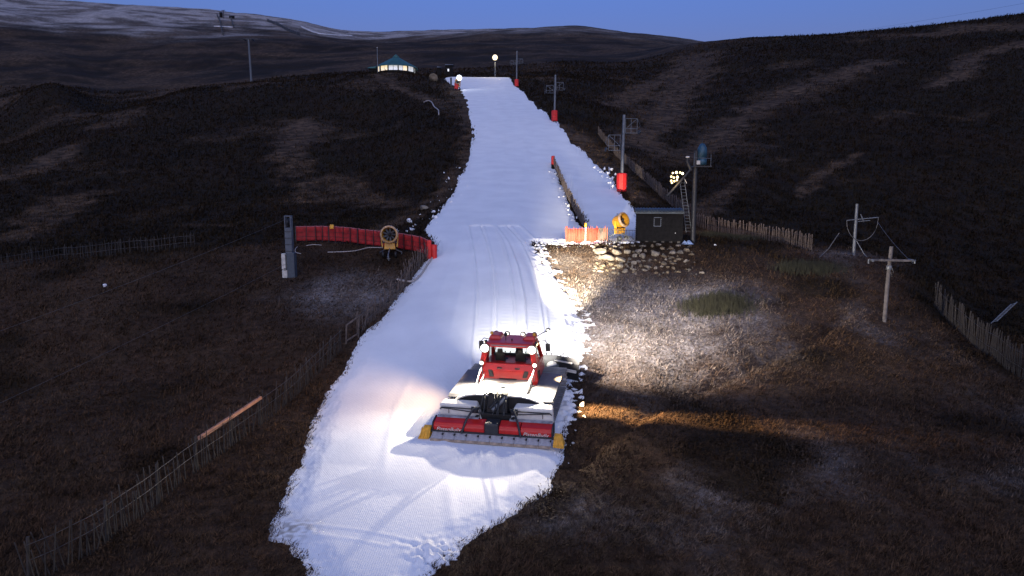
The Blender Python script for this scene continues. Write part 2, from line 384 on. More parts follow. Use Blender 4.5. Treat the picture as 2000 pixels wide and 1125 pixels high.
# ------------------------------------------------------------------ mesh builder
class MB:
    def __init__(s): s.v = []; s.f = []; s.sm = []
    def add(s, vs, fs, smooth=False, M=None):
        o = len(s.v)
        for v in vs:
            v = Vector(v); s.v.append(tuple(M @ v if M else v))
        for f in fs: s.f.append([i + o for i in f]); s.sm.append(smooth)
        return s
    def box(s, c, d, M=None, rot=None):
        x, y, z = (k / 2 for k in d)
        vs = [Vector((i * x, j * y, k * z)) for i in (-1, 1) for j in (-1, 1) for k in (-1, 1)]
        if rot: E_ = Euler(rot).to_matrix(); vs = [E_ @ v for v in vs]
        vs = [v + Vector(c) for v in vs]
        return s.add(vs, [(0, 1, 3, 2), (4, 6, 7, 5), (0, 4, 5, 1), (2, 3, 7, 6), (0, 2, 6, 4), (1, 5, 7, 3)], False, M)
    def tube(s, pts, r, n=8, caps=True, M=None, r2=None):
        pts = [Vector(p) for p in pts]; rings = []
        for i, p in enumerate(pts):
            t = (pts[min(i + 1, len(pts) - 1)] - pts[max(i - 1, 0)]).normalized()
            a = Vector((0, 0, 1)) if abs(t.z) < 0.9 else Vector((1, 0, 0))
            u = t.cross(a).normalized(); w = t.cross(u)
            rr = r if r2 is None else r + (r2 - r) * i / (len(pts) - 1)
            rings.append([p + (u * math.cos(2 * math.pi * k / n) + w * math.sin(2 * math.pi * k / n)) * rr for k in range(n)])
        vs = [v for rg in rings for v in rg]; fs = []
        for i in range(len(pts) - 1):
            for k in range(n):
                fs.append((i * n + k, i * n + (k + 1) % n, (i + 1) * n + (k + 1) % n, (i + 1) * n + k))
        s.add(vs, fs, True, M)
        if caps: s.add(rings[0], [tuple(range(n))[::-1]], False, M); s.add(rings[-1], [tuple(range(n))], False, M)
        return s
    def lathe(s, prof_, n=20, M=None, smooth=True):        # (radius, z) pairs about the z axis
        vs = []; fs = []
        for r_, z in prof_:
            for k in range(n): vs.append((r_ * math.cos(2 * math.pi * k / n), r_ * math.sin(2 * math.pi * k / n), z))
        for i in range(len(prof_) - 1):
            for k in range(n): fs.append((i * n + k, i * n + (k + 1) % n, (i + 1) * n + (k + 1) % n, (i + 1) * n + k))
        return s.add(vs, fs, smooth, M)
    def prism(s, poly, a, b, axis='y', M=None):            # a polygon swept along an axis
        def P(p, t): return {'x': (t, p[0], p[1]), 'y': (p[0], t, p[1]), 'z': (p[0], p[1], t)}[axis]
        n = len(poly); vs = [P(p, a) for p in poly] + [P(p, b) for p in poly]
        fs = [tuple(range(n))[::-1], tuple(range(n, 2 * n))] + [(i, (i + 1) % n, n + (i + 1) % n, n + i) for i in range(n)]
        return s.add(vs, fs, False, M)
    def hull(s, vs8, M=None):                               # eight corners: bottom four, top four
        return s.add(vs8, [(3, 2, 1, 0), (4, 5, 6, 7), (0, 1, 5, 4), (1, 2, 6, 5), (2, 3, 7, 6), (3, 0, 4, 7)], False, M)
    def mesh(s, name, material):
        me = bpy.data.meshes.new(name); me.from_pydata(s.v, [], s.f); me.materials.append(material)
        for p, k in zip(me.polygons, s.sm): p.use_smooth = k
        bm = bmesh.new(); bm.from_mesh(me); bmesh.ops.recalc_face_normals(bm, faces=bm.faces); bm.to_mesh(me); bm.free()
        return me
    def build(s, name, material, parent=None, loc=None, rot=None, bevel=0.0, label=None):
        o = bpy.data.objects.new(name, s.mesh(name, material)); COL.objects.link(o)
        if parent: o.parent = parent
        if loc is not None: o.location = loc
        if rot is not None: o.rotation_euler = rot
        if bevel:
            md = o.modifiers.new('edge', 'BEVEL'); md.width = bevel; md.segments = 2; md.limit_method = 'ANGLE'
        if label: o['label'] = label
        return o
def inst(name, me, parent, loc, rot=(0, 0, 0), scale=(1, 1, 1)):
    o = bpy.data.objects.new(name, me); COL.objects.link(o); o.parent = parent
    o.location = loc; o.rotation_euler = rot; o.scale = scale
    return o
def tag(o, label, cat=None, group=None, kind=None):
    o['label'] = label
    if cat: o['category'] = cat
    if group: o['group'] = group
    if kind: o['kind'] = kind
    return o
def thing(name, label, cat, loc=(0, 0, 0), rot=(0, 0, 0), group=None):
    o = bpy.data.objects.new(name, None); COL.objects.link(o); o.location = loc; o.rotation_euler = rot
    o.empty_display_size = 0.3
    return tag(o, label, cat, group)
def spot(name, parent, loc, aim, power, cone, col, blend=0.4, size=0.06):
    l = bpy.data.lights.new(name, 'SPOT'); l.energy = power / G; l.spot_size = R(cone); l.spot_blend = blend; l.color = col; l.shadow_soft_size = size
    o = bpy.data.objects.new(name, l); COL.objects.link(o); o.parent = parent; o.location = loc
    o.rotation_euler = Vector(aim).to_track_quat('-Z', 'Y').to_euler()
    return o
def point(name, parent, loc, power, col, size=0.1):
    l = bpy.data.lights.new(name, 'POINT'); l.energy = power / G; l.color = col; l.shadow_soft_size = size
    o = bpy.data.objects.new(name, l); COL.objects.link(o); o.parent = parent; o.location = loc
    return o

# ------------------------------------------------------------------ vegetation cover (what grows where)
def line_world(pts): return np.array([tuple(hit0(*p))[:2] for p in pts])
STRAW = [([(1712, 122), (1540, 182), (1430, 240), (1370, 290), (1290, 305)], 0.040), ([(1362, 108), (1312, 190), (1275, 255), (1250, 285)], 0.045),
         ([(1990, 52), (1880, 55), (1800, 68)], 0.035), ([(1990, 88), (1900, 108), (1865, 150), (1830, 165)], 0.022), ([(1470, 330), (1390, 400), (1345, 430)], 0.02),
         ([(1330, 140), (1260, 175), (1200, 205)], 0.03), ([(1680, 295), (1600, 345), (1560, 385)], 0.012),
         ([(592, 238), (562, 300), (600, 350), (590, 390)], 0.035), ([(650, 345), (705, 385), (770, 400), (700, 405)], 0.03),
         ([(130, 390), (90, 430), (20, 470)], 0.05), ([(370, 440), (440, 442)], 0.018), ([(930, 255), (905, 330), (860, 385), (790, 430), (720, 455)], 0.022),
         ([(885, 165), (915, 215), (928, 262)], 0.02), ([(1105, 250), (1160, 300), (1205, 350), (1250, 395)], 0.03), ([(0, 345), (60, 335), (130, 290)], 0.03),
         ([(735, 150), (800, 178), (860, 200)], 0.015), ([(1500, 460), (1420, 455), (1350, 450)], 0.05), ([(1062, 500), (1150, 500)], 0.04)]
STRAW = [(line_world(p), w) for p, w in STRAW]
def cover(x, y, z):
    x = np.asarray(x, float); y = np.asarray(y, float)
    n1 = perlin(x / 9, y / 9 + 31); n2 = perlin(x / 3 + 3, y / 3)
    ang = x / y
    lim = 52 + 6 * n1 - 16 * smooth(0.45, 0.72, ang) - 4 * smooth(-0.3, -0.7, ang)
    gr = 1 - smooth(-3, 4, y - lim + 3 * n2)
    gr = gr * (1 - 0.75 * smooth(0.12, 0.42, perlin(x / 5.5 + 12, y / 5.5) + 0.35 * n2) * (1 - smooth(0.9, 0.3, np.hypot((x - FROSTC[0]) / 12, (y - FROSTC[1]) / 12))))
    st = np.zeros(x.shape)
    for ln, w in STRAW:
        d = seg_dist(x, y, ln)
        wd = w * np.maximum(y, 40) * (1 + 1.3 * perlin(x / 8 + 8, y / 8) + 0.8 * n2 + 0.5 * perlin(x / 1.3, y / 1.3))
        st = np.maximum(st, 1 - smooth(0.3, 1.2, d / np.maximum(wd, 0.05)))
    st = st * 0.85
    hump = np.exp(-((x + 158) / 30) ** 2 - ((y - 252) / 38) ** 2)
    far = np.maximum(smooth(260, 380, y), smooth(195, 225, y) * smooth(-0.22, -0.32, ang)) * (1 - smooth(0.2, 0.5, hump))
    st = np.maximum(st, far * 0.75 * smooth(-0.25, 0.3, perlin(x / 55, y / 40 + 2) + 0.5 * perlin(x / 14, y / 11) + 0.3 * perlin(x / 5, y / 5)))
    hill = smooth(60, 85, y) * smooth(0.16, 0.5, perlin(x / 24 + 5, y / 30) + 0.45 * perlin(x / 7, y / 9) + 0.2 * n2)
    st = np.maximum(st, 0.5 * hill)
    alt = smooth(118, 195, z + 55 * perlin(x / 190, y / 150 + 9) + 18 * perlin(x / 30, y / 30))
    fr = alt * smooth(400, 600, y) * (0.62 + 0.55 * smooth(0.12, -0.15, ang)) * (0.55 + 0.6 * smooth(-0.3, 0.4, perlin(x / 45, y / 20) + 0.5 * perlin(x / 14, y / 9)))
    # frost on the flat by the run, where the ground lies in a hollow
    fx, fy = FROSTC[0], FROSTC[1]
    q = np.hypot((x - fx) / 10.0, (y - fy) / 10.5)
    fr = np.maximum(fr, (1 - smooth(0.35, 1.25, q + 0.25 * n1)) * 0.84)
    q = np.hypot((x - FROSTD[0]) / 7.0, (y - FROSTD[1]) / 6.0)
    fr = np.maximum(fr, (1 - smooth(0.2, 1.2, q + 0.3 * n1)) * 0.62)
    fr = np.maximum(fr, 0.6 * np.exp(-((x - MOUND[0]) / 4.0) ** 2 - ((y - MOUND[1]) / 2.5) ** 2))
    fr = np.maximum(fr, 0.56 * gr * smooth(-0.4, 0.05, x / y) * smooth(-0.1, 0.5, n1 + 0.4 * n2))
    return gr, st, fr
FROSTC = tuple(hit0(1225, 615))[:2]
MOUND = tuple(hit0(1100, 508))[:2]
FROSTD = tuple(hit0(690, 575))[:2]
def set_attr(me, name, arr, dom='POINT'):
    a = me.attributes.new(name, 'FLOAT', dom); a.data.foreach_set('value', np.asarray(arr, np.float32))
def np_mesh(name, co, faces, nper):
    me = bpy.data.meshes.new(name); nv = len(co); nf = len(faces)
    me.vertices.add(nv); me.vertices.foreach_set('co', np.asarray(co, np.float32).ravel())
    me.loops.add(nf * nper); me.loops.foreach_set('vertex_index', np.asarray(faces, np.int32).ravel())
    me.polygons.add(nf); me.polygons.foreach_set('loop_start', np.arange(nf, dtype=np.int32) * nper)
    me.polygons.foreach_set('loop_total', np.full(nf, nper, np.int32))
    me.update(calc_edges=True); return me

# ------------------------------------------------------------------ ground
na, nd = 560, 470
aa = np.linspace(-1.15, 1.15, na); dd = np.exp(np.linspace(math.log(7), math.log(1350), nd))
A, D = np.meshgrid(aa, dd, indexing='ij'); X = (A * D).ravel(); Y = D.ravel(); Z = H(X, Y)
idx = np.arange(na * nd).reshape(na, nd)
F = np.stack([idx[:-1, :-1].ravel(), idx[1:, :-1].ravel(), idx[1:, 1:].ravel(), idx[:-1, 1:].ravel()], 1)
me = np_mesh('ground', np.stack([X, Y, Z], 1), F, 4)
gr, st, fr = cover(X, Y, Z)
set_attr(me, 'grass', gr); set_attr(me, 'straw', st); set_attr(me, 'frost', fr)
me.polygons.foreach_set('use_smooth', np.ones(len(F), bool)); me.materials.append(M_TERRAIN)
go = bpy.data.objects.new('ground', me); COL.objects.link(go)
tag(go, 'brown moorland hillside rising to frosted hills on the skyline', kind='structure')

# ------------------------------------------------------------------ the groomed snow run
TRACKS = [[(930, 446), (938, 480), (948, 530), (952, 590), (950, 650), (945, 720)], [(952, 446), (966, 480), (978, 530), (984, 590), (984, 650)],
          [(985, 446), (1010, 480), (1030, 530), (1044, 590), (1050, 660)], [(1004, 446), (1034, 478), (1058, 530), (1074, 590), (1084, 650), (1088, 700)]]
TRACKS = [line_world(p) for p in TRACKS]
SEAMS = [line_world(p) for p in ([(735, 1000), (775, 800), (845, 620), (902, 460), (945, 330), (955, 230), (950, 165)], [(885, 1040), (868, 880), (870, 700), (905, 540), (950, 440), (985, 330), (980, 230), (965, 165)],
         [(1000, 440), (1040, 340), (1015, 240), (985, 170)], [(1060, 640), (1030, 540), (985, 450)])]
RUTS = [line_world([(615, 1040), (700, 1050), (760, 1062), (820, 1078)]), line_world([(618, 1046), (700, 1057), (762, 1070)])]
na2, nd2 = 570, 820
aa = np.linspace(-0.46, 0.25, na2); dd = np.exp(np.linspace(math.log(13.5), math.log(237), nd2))
A, D = np.meshgrid(aa, dd, indexing='ij'); X = (A * D); Y = D
sd = snow_sd(X, Y)
fine = np.maximum(1, Y / 45)
rag = 0.17 * perlin(X / (0.9 * fine), Y / (0.9 * fine)) * fine ** 0.8 + (0.09 + 0.08 * smooth(34, 50, Y)) * perlin(X / (0.3 * fine), Y / (0.3 * fine) + 40) * fine ** 0.8
rag = rag + (0.045 + 0.055 * smooth(34, 50, Y)) * perlin(X / (0.12 * fine), Y / (0.12 * fine) + 17)
rag = rag * (1 + 1.3 * smooth(55, 110, Y)) + smooth(50, 90, Y) * 0.5 * perlin(X / 2.2, Y / 3.5 + 3)
s2 = sd + rag
h = 0.15 * smooth(-0.05, 1.0, s2) - 0.10 * (1 - smooth(-0.4, 0.0, s2))
rough = (1 - smooth(0.3, 1.6, sd))
h += rough * smooth(-.1, .3, s2) * (0.016 * perlin(X / 0.6, Y / 0.6) + 0.006 * perlin(X / 0.16, Y / 0.16))
# piled lumps along the right-hand edge beside the machine and under the bank
edge_r = smooth(1.6, 0.2, sd) * (X > -0.05 * 0) * smooth(56, 50, Y) * smooth(26, 29, Y) * (X > 0)
h += edge_r * np.maximum(0, 0.32 * perlin(X / 0.7, Y / 0.35) + 0.16 * perlin(X / 0.25, Y / 0.2) + 0.05)
for tr in TRACKS:
    d = seg_dist(X, Y, tr)
    h += -0.06 * smooth(0.62, 0.52, d) + 0.075 * np.exp(-((d - 0.62) / 0.10) ** 2)
    h += 0.012 * smooth(0.5, 0.45, d) * np.sin(Y * 2 * math.pi / 0.42)
for k, tr in enumerate(SEAMS):
    d = seg_dist(X, Y, tr); h += (0.035 + 0.0003 * Y) * np.exp(-(d / (0.16 + 0.002 * Y)) ** 2) * smooth(-0.4, 0.3, perlin(Y / 6 + k * 7, X * 0 + k))
for tr in RUTS:
    d = seg_dist(X, Y, tr); h += -0.018 * np.exp(-(d / 0.07) ** 2) + 0.012 * np.exp(-((d - 0.17) / 0.07) ** 2)
h += 0.03 * perlin(X / 3, Y / 5) + 0.10 * smooth(60, 100, Y) * perlin(X / 6, Y / 9)
# lumps at the very foot of the run
fc = hit0(850, 1088); h += np.exp(-(np.hypot(X - fc.x, Y - fc.y) / 0.55) ** 2) * np.maximum(0, 0.10 + 0.28 * perlin(X / 0.22, Y / 0.22))
Zs = H(X.ravel(), Y.ravel()).reshape(X.shape) + h
keep = (s2 > -0.45 - 0.006 * Y)
kq = keep[:-1, :-1] | keep[1:, :-1] | keep[1:, 1:] | keep[:-1, 1:]
idx = np.arange(na2 * nd2).reshape(na2, nd2)
F = np.stack([idx[:-1, :-1][kq], idx[1:, :-1][kq], idx[1:, 1:][kq], idx[:-1, 1:][kq]], 1)
used, inv = np.unique(F, return_inverse=True); F = inv.reshape(-1, 4)
me = np_mesh('snow_run', np.stack([X.ravel()[used], Y.ravel()[used], Zs.ravel()[used]], 1), F, 4)
dp = hit0(565, 1040); dx_, dy_ = X - dp.x, Y - dp.y
dirt = np.exp(-((dx_ / 0.75) ** 2 + (dy_ / 0.5) ** 2)) * smooth(0.0, 0.5, perlin(X / 0.25, Y / 0.12) + 0.25) * 1.5
dirt = dirt + 0.35 * (1 - smooth(0.0, 0.35, s2)) * smooth(0.1, 0.5, perlin(X / 0.3, Y / 0.3 + 8))
set_attr(me, 'dirt', dirt.ravel()[used])
me.polygons.foreach_set('use_smooth', np.ones(len(F), bool)); me.materials.append(M_SNOW)
so = bpy.data.objects.new('snow_run', me); COL.objects.link(so)
tag(so, 'groomed white snow run climbing the brown hillside', kind='structure')
def snow_z(x, y): return float(H(x, y)) + 0.145

# ------------------------------------------------------------------ grass and heather
def scatter_blades(name, label, n, dmin, dmax, mode, seed):
    g = np.random.default_rng(seed)
    # even cover in the picture: density falls with the square of the distance
    d = np.exp(g.uniform(math.log(dmin), math.log(dmax), n)); a = g.uniform(-0.88, 0.88, n)
    x = a * d; y = d
    z = H(x, y); gr, st, fr = cover(x, y, z)
    nearp = (np.abs(x) < 45)
    sdv = np.full(n, -9.0); sdv[nearp] = snow_sd(x[nearp], y[nearp])
    ok = g.uniform(0, 1, n) > smooth(-0.05, 0.38, sdv + 0.2 * perlin(x / 0.5, y / 0.5))
    for (bx, by, br) in CLEAR: ok &= np.hypot(x - bx, y - by) > br
    u = g.uniform(0, 1, n)
    if mode == 'grass': ok &= u < np.maximum(gr, st * 0.55)
    else: ok &= u > np.maximum(gr, st)
    x, y, z, gr, st, fr, d = (q[ok] for q in (x, y, z, gr, st, fr, d)); m = len(x)
    az = g.uniform(0, 2 * math.pi, m)
    if mode == 'grass':
        clump = 0.45 + 0.75 * smooth(-0.25, 0.45, perlin(x / 0.55, y / 0.55)) + 0.5 * smooth(-0.2, 0.5, perlin(x / 2.6, y / 2.6 + 6))
        ln = g.uniform(0.06, 0.20, m) * clump * (1 + d / 90); wd = 0.010 + 0.00050 * d
        lean = g.uniform(0.4, 1.25, m)
        wind = 0.6
    else:
        clump = 0.4 + 1.1 * smooth(-0.35, 0.4, perlin(x / 1.6, y / 1.6))
        ln = g.uniform(0.14, 0.36, m) * clump * (0.7 + d / 160); wd = 0.022 + 0.0009 * d
        lean = g.uniform(0.2, 1.1, m); wind = 0.2
    dx = np.cos(az) * np.sin(lean) + wind * 0.5; dy = np.sin(az) * np.sin(lean) - 0.1; dz = np.cos(lean)
    px_, py_ = np.cos(az + g.uniform(1, 2, m)), np.sin(az + g.uniform(1, 2, m))
    b0 = np.stack([x - px_ * wd, y - py_ * wd, z - 0.03], 1); b1 = np.stack([x + px_ * wd, y + py_ * wd, z - 0.03], 1)
    mid = np.stack([x, y, z], 1) + np.stack([dx * 0.45, dy * 0.45, dz * 0.62], 1) * ln[:, None]
    m0 = mid - np.stack([px_ * wd, py_ * wd, 0 * wd], 1) * 0.75; m1 = mid + np.stack([px_ * wd, py_ * wd, 0 * wd], 1) * 0.75
    tip = np.stack([x, y, z], 1) + np.stack([dx * 1.1, dy * 1.1, dz * 0.85], 1) * ln[:, None]
    if mode == 'grass':
        co = np.stack([b0, b1, tip], 1).reshape(-1, 3); F = np.arange(3 * m).reshape(m, 3); k = 3
    else:
        co = np.stack([b0, b1, m1, tip, m0], 1)[:, [4, 2, 3]].reshape(-1, 3); F = np.arange(3 * m).reshape(m, 3); k = 3
        co = co + np.repeat(np.stack([0 * x, 0 * x, 0.0 * ln], 1), 3, 0)
        base = np.stack([b0, b1, mid], 1).reshape(-1, 3)
        co = np.vstack([co, base]); F = np.vstack([F, F + 3 * m]); gr, st, fr = (np.tile(q, 2) for q in (gr, st, fr)); m = 2 * m
    me = np_mesh(name, co, F, 3)
    set_attr(me, 'grass', np.repeat(gr, k)); set_attr(me, 'straw', np.repeat(st, k)); set_attr(me, 'frost', np.repeat(fr, k) * 0.92)
    set_attr(me, 'tone', np.repeat(g.uniform(0, 1, m) if mode == 'grass' else g.uniform(.25, .7, m), k))
    me.materials.append(M_BLADE)
    o = bpy.data.objects.new(name, me); COL.objects.link(o)
    return tag(o, label, kind='stuff')
SHED_P = hit0(1286, 474)
CLEAR = [(SHED_P.x, SHED_P.y + 1.2, 2.0)]
scatter_blades('grass', 'coarse brown and frosted grass over the flat beside the run', 800000, 14.5, 110, 'grass', 21)
scatter_blades('heather', 'dark heather covering the hill flanks', 520000, 16, 330, 'heather', 22)

# ------------------------------------------------------------------ the snow groomer
def snow_groomer():
    tl = hit0(957, 874)
    head = R(11.0)
    f = Vector((math.sin(head), math.cos(head), 0))
    o = Vector((tl.x, tl.y, 0)) + f * 4.15
    pa = o + f * 2.4; pb = o - f * 5.0
    za = snow_z(pa.x, pa.y); zb = snow_z(pb.x, pb.y)
    fw = Vector((f.x * 7.4, f.y * 7.4, za - zb)).normalized()
    rt = fw.cross(Vector((0, 0, 1))).normalized(); up = rt.cross(fw)
    root = thing('snow_groomer', 'red tracked snow groomer with lamps lit, climbing the snow run', 'snow groomer')
    zo = zb + (za - zb) * (5.0 / 7.4)
    root.matrix_world = Matrix(((rt.x, fw.x, up.x * .95, o.x), (rt.y, fw.y, up.y * .95, o.y), (rt.z, fw.z, up.z * .95, zo + 0.01), (0, 0, 0, 1)))

    # tracks: belt, cleats, road wheels
    def belt_path(n):
        pts = []
        yf, yr, zt, zb_ = 2.05, -2.1, 0.98, 0.06
        r_ = (zt - zb_) / 2; c = (zt + zb_) / 2
        L1 = yf - yr; arc = math.pi * r_; tot = 2 * L1 + 2 * arc
        for k in range(n):
            s = tot * k / n
            if s < L1: pts.append((yr + s, zt, 0.0))
            elif s < L1 + arc:
                a = (s - L1) / r_; pts.append((yf + r_ * math.sin(a), c + r_ * math.cos(a), -a))
            elif s < 2 * L1 + arc: pts.append((yf - (s - L1 - arc), zb_, math.pi))
            else:
                a = (s - 2 * L1 - arc) / r_; pts.append((yr - r_ * math.sin(a), c - r_ * math.cos(a), math.pi - a))
        return pts
    cleat = MB().box((0, 0, 0.025), (1.42, 0.035, 0.07)).box((0, 0, 0), (1.42, 0.09, 0.02)).mesh('track_cleat', M_ALU)
    wheel_tyre = MB(); 
    Mx = Matrix.Rotation(R(90), 4, 'Y')
    tyre_me = MB().lathe([(0.22, -0.09), (0.36, -0.1), (0.39, -0.05), (0.39, 0.05), (0.36, 0.1), (0.22, 0.09)], 18, Mx).mesh('tyre', M_BLACK)
    rim_me = MB().lathe([(0.0, -0.04), (0.1, -0.07), (0.23, -0.05), (0.23, 0.05), (0.1, 0.07), (0.0, 0.04)], 14, Mx).mesh('rim', M_GALV)
    for sx in (-1, 1):
        cx = sx * 1.43
        t = MB()
        pts = belt_path(64)
        for dx in (-0.52, -0.17, 0.17, 0.52):
            ring = []
            for y, z, a in pts: ring += [(cx + dx - 0.15, y, z), (cx + dx + 0.15, y, z)]
            n = len(pts); t.add(ring, [(2 * k, 2 * k + 1, 2 * ((k + 1) % n) + 1, 2 * ((k + 1) % n)) for k in range(n)], True)
        tr = t.build('track', M_ALU if False else M_FLAP, root)
        for y, z, a in belt_path(52): inst('track_cleat', cleat, tr, (cx, y, z), (a, 0, 0))
        for k, y in enumerate((-2.05, -1.2, -0.4, 0.4, 1.2, 2.0)):
            w = bpy.data.objects.new('wheel', None); COL.objects.link(w); w.parent = root; w.location = (cx + sx * 0.1, y, 0.5)
            inst('tyre', tyre_me, w, (0, 0, 0)); inst('rim', rim_me, w, (0, 0, 0))
        # guard sheet lying over the track
        g = MB(); g.prism([(-2.35, 1.10), (-2.15, 1.16), (0.9, 1.17), (0.9, 1.145), (-2.13, 1.135), (-2.35, 1.075)], cx - 0.70, cx + 0.70, 'x')
        g.build('track_guard', M_GUARD, root, bevel=0.01)

    # chassis and rear deck
    MB().prism([(-2.5, 0.45), (-2.5, 1.12), (2.3, 1.12), (2.6, 0.8), (2.4, 0.42)], -0.68, 0.68, 'x').build('chassis', M_DKSTEEL, root, bevel=0.03)
    dk = MB().box((0, -1.45, 1.26), (2.1, 2.0, 0.10)).build('rear_deck', M_ALU, root, bevel=0.02)
    for k in range(3): MB().box((0, -0.75 - 0.62 * k, 1.325), (2.02, 0.58, 0.022)).build('deck_plate', M_ALU, dk, bevel=0.006)
    MB().box((0.0, -1.5, 1.36), (0.16, 0.3, 0.05)).build('deck_catch', M_GREY, dk, bevel=0.01)
    # arched rear plate: black with a white rim
    arch = [(-1.85, 0.72), (-1.80, 0.98), (-1.6, 1.16), (-1.25, 1.30), (-0.9, 1.36), (0.9, 1.36), (1.25, 1.30), (1.6, 1.16), (1.80, 0.98), (1.85, 0.72)]
    MB().prism(arch, -2.62, -2.52, 'y').build('rear_plate', M_BLACK, root)
    rim = MB()
    for a, b in zip(arch[:-1], arch[1:]):
        ax, az = a; bx, bz = b
        rim.hull([(ax, -2.72, az), (bx, -2.72, bz), (bx, -2.36, bz), (ax, -2.36, az), (ax, -2.72, az + 0.06), (bx, -2.72, bz + 0.06), (bx, -2.36, bz + 0.06), (ax, -2.36, az + 0.06)])
    rim.build('rear_fender', M_WHITE, root)
    # handrails from cab to deck tail
    for sx in (-1, 1):
        r1 = MB().tube([(sx * 1.12, -0.35, 1.95), (sx * 1.10, -1.2, 1.72), (sx * 1.06, -2.3, 1.36)], 0.025, 6)
        r1.tube([(sx * 1.0, -0.6, 1.58), (sx * 0.98, -1.2, 1.5), (sx * 0.94, -2.3, 1.33)], 0.02, 6)
        for y, z0, z1 in ((-0.6, 1.28, 1.86), (-1.25, 1.3, 1.70)): r1.tube([(sx * 1.1, y, z0), (sx * 1.11, y, z1)], 0.018, 6)
        r1.build('handrail', M_GALV, root)

    # cab: red shell with real window openings
    def lerp(a, b, t): return tuple(a[i] + (b[i] - a[i]) * t for i in range(3))
    # corner posts (x, y at z=1.95 and z=2.72)
    lo = {'rl': (-1.12, -0.42, 1.98), 'rr': (1.12, -0.42, 1.98), 'fr': (1.10, 1.55, 1.75), 'fl': (-1.10, 1.55, 1.75)}
    hi = {'rl': (-0.98, -0.30, 2.74), 'rr': (0.98, -0.30, 2.74), 'fr': (0.96, 0.95, 2.74), 'fl': (-0.96, 0.95, 2.74)}
    for k in lo: 
        w = 0.085 if k[0] == 'f' else 0.12
        a, b = lo[k], hi[k]
        MB().hull([(a[0] + i * w, a[1] + j * w, a[2]) for i, j in ((-1, -1), (1, -1), (1, 1), (-1, 1))] + [(b[0] + i * w, b[1] + j * w, b[2]) for i, j in ((-1, -1), (1, -1), (1, 1), (-1, 1))]).build('cab_post', M_RED, root, bevel=0.025)
    for sx in (-1, 1):     # door post
        a, b = lerp(lo['rl'], lo['fl'], 0.42), lerp(hi['rl'], hi['fl'], 0.42)
        MB().hull([(sx * abs(a[0]) + i * .05, a[1] + j * .06, a[2]) for i, j in ((-1, -1), (1, -1), (1, 1), (-1, 1))] + [(sx * abs(b[0]) + i * .05, b[1] + j * .06, b[2]) for i, j in ((-1, -1), (1, -1), (1, 1), (-1, 1))]).build('cab_post', M_RED, root, bevel=0.025)
    # lower cab and engine cover, flaring out towards the rear
    low = MB()
    low.hull([(-1.28, -0.62, 1.22), (1.28, -0.62, 1.22), (1.22, 1.75, 1.16), (-1.22, 1.75, 1.16), (-1.20, -0.52, 1.74), (1.20, -0.52, 1.74), (1.16, 1.68, 1.74), (-1.16, 1.68, 1.74)])
    hood = low.build('cab_body', M_RED, root, bevel=0.07)
    sl = MB().hull([(-1.22, -0.60, 1.70), (1.22, -0.60, 1.70), (1.16, 1.6, 1.70), (-1.16, 1.6, 1.70), (-1.15, -0.40, 2.02), (1.15, -0.40, 2.02), (1.12, 1.5, 1.80), (-1.12, 1.5, 1.80)])
    sl.build('engine_cover', M_RED, root, bevel=0.05)
    # dark vents in the rear face
    for sx in (-1, 1):
        v = MB().hull([(sx * 0.70 - 0.09, -0.66, 1.44), (sx * 0.70 + 0.09, -0.66, 1.44), (sx * 0.70 + 0.09, -0.55, 1.44), (sx * 0.70 - 0.09, -0.55, 1.44),
                       (sx * 0.78 - 0.09, -0.60, 1.74), (sx * 0.78 + 0.09, -0.60, 1.74), (sx * 0.78 + 0.09, -0.5, 1.74), (sx * 0.78 - 0.09, -0.5, 1.74)])
        v.build('vent', M_BLACK, hood, bevel=0.02)
        MB().hull([(sx * 1.245 - 0.03, -0.40, 1.34), (sx * 1.245 + 0.045, -0.40, 1.34), (sx * 1.24 + 0.045, 0.0, 1.34), (sx * 1.24 - 0.03, 0.0, 1.34),
                   (sx * 1.21 - 0.03, -0.35, 1.64), (sx * 1.21 + 0.04, -0.35, 1.64), (sx * 1.21 + 0.04, 0.0, 1.64), (sx * 1.21 - 0.03, 0.0, 1.64)]).build('vent', M_BLACK, hood)
        MB().box((sx * 0.38, -0.545, 1.82), (0.2, 0.06, 0.05)).build('latch', M_DKSTEEL, hood)
    MB().box((0, -0.63, 1.33), (0.75, 0.05, 0.09)).build('number_recess', M_BLACK, hood)
    MB().hull([(-1.22, -0.65, 1.13), (1.22, -0.65, 1.13), (1.2, 0, 1.13), (-1.2, 0, 1.13), (-1.26, -0.66, 1.24), (1.26, -0.66, 1.24), (1.24, 0, 1.24), (-1.24, 0, 1.24)]).build('skirt', M_RED, root)
    # glass
    def pane(name, a, b, c, d): MB().add([a, b, c, d], [(0, 1, 2, 3)]).build(name, M_CABGLASS, root)
    pane('rear_window', (-1.05, -0.42, 2.0), (1.05, -0.42, 2.0), (0.92, -0.31, 2.7), (-0.92, -0.31, 2.7))
    pane('windscreen', (-1.05, 1.56, 1.78), (1.05, 1.56, 1.78), (0.92, 0.97, 2.7), (-0.92, 0.97, 2.7))
    for sx in (-1, 1): pane('side_window', (sx * 1.12, -0.35, 1.98), (sx * 1.10, 1.45, 1.80), (sx * 0.97, 0.9, 2.7), (sx * 0.98, -0.25, 2.7))
    # roof with raised corner pods
    rf = MB().hull([(-1.08, -0.42, 2.72), (1.08, -0.42, 2.72), (1.05, 1.10, 2.72), (-1.05, 1.10, 2.72), (-0.98, -0.34, 2.90), (0.98, -0.34, 2.90), (0.95, 0.95, 2.93), (-0.95, 0.95, 2.93)]).build('roof', M_RED, root, bevel=0.05)
    MB().box((0, -0.36, 2.80), (1.5, 0.06, 0.05)).build('roof_trim', M_GALV, rf, bevel=0.01)
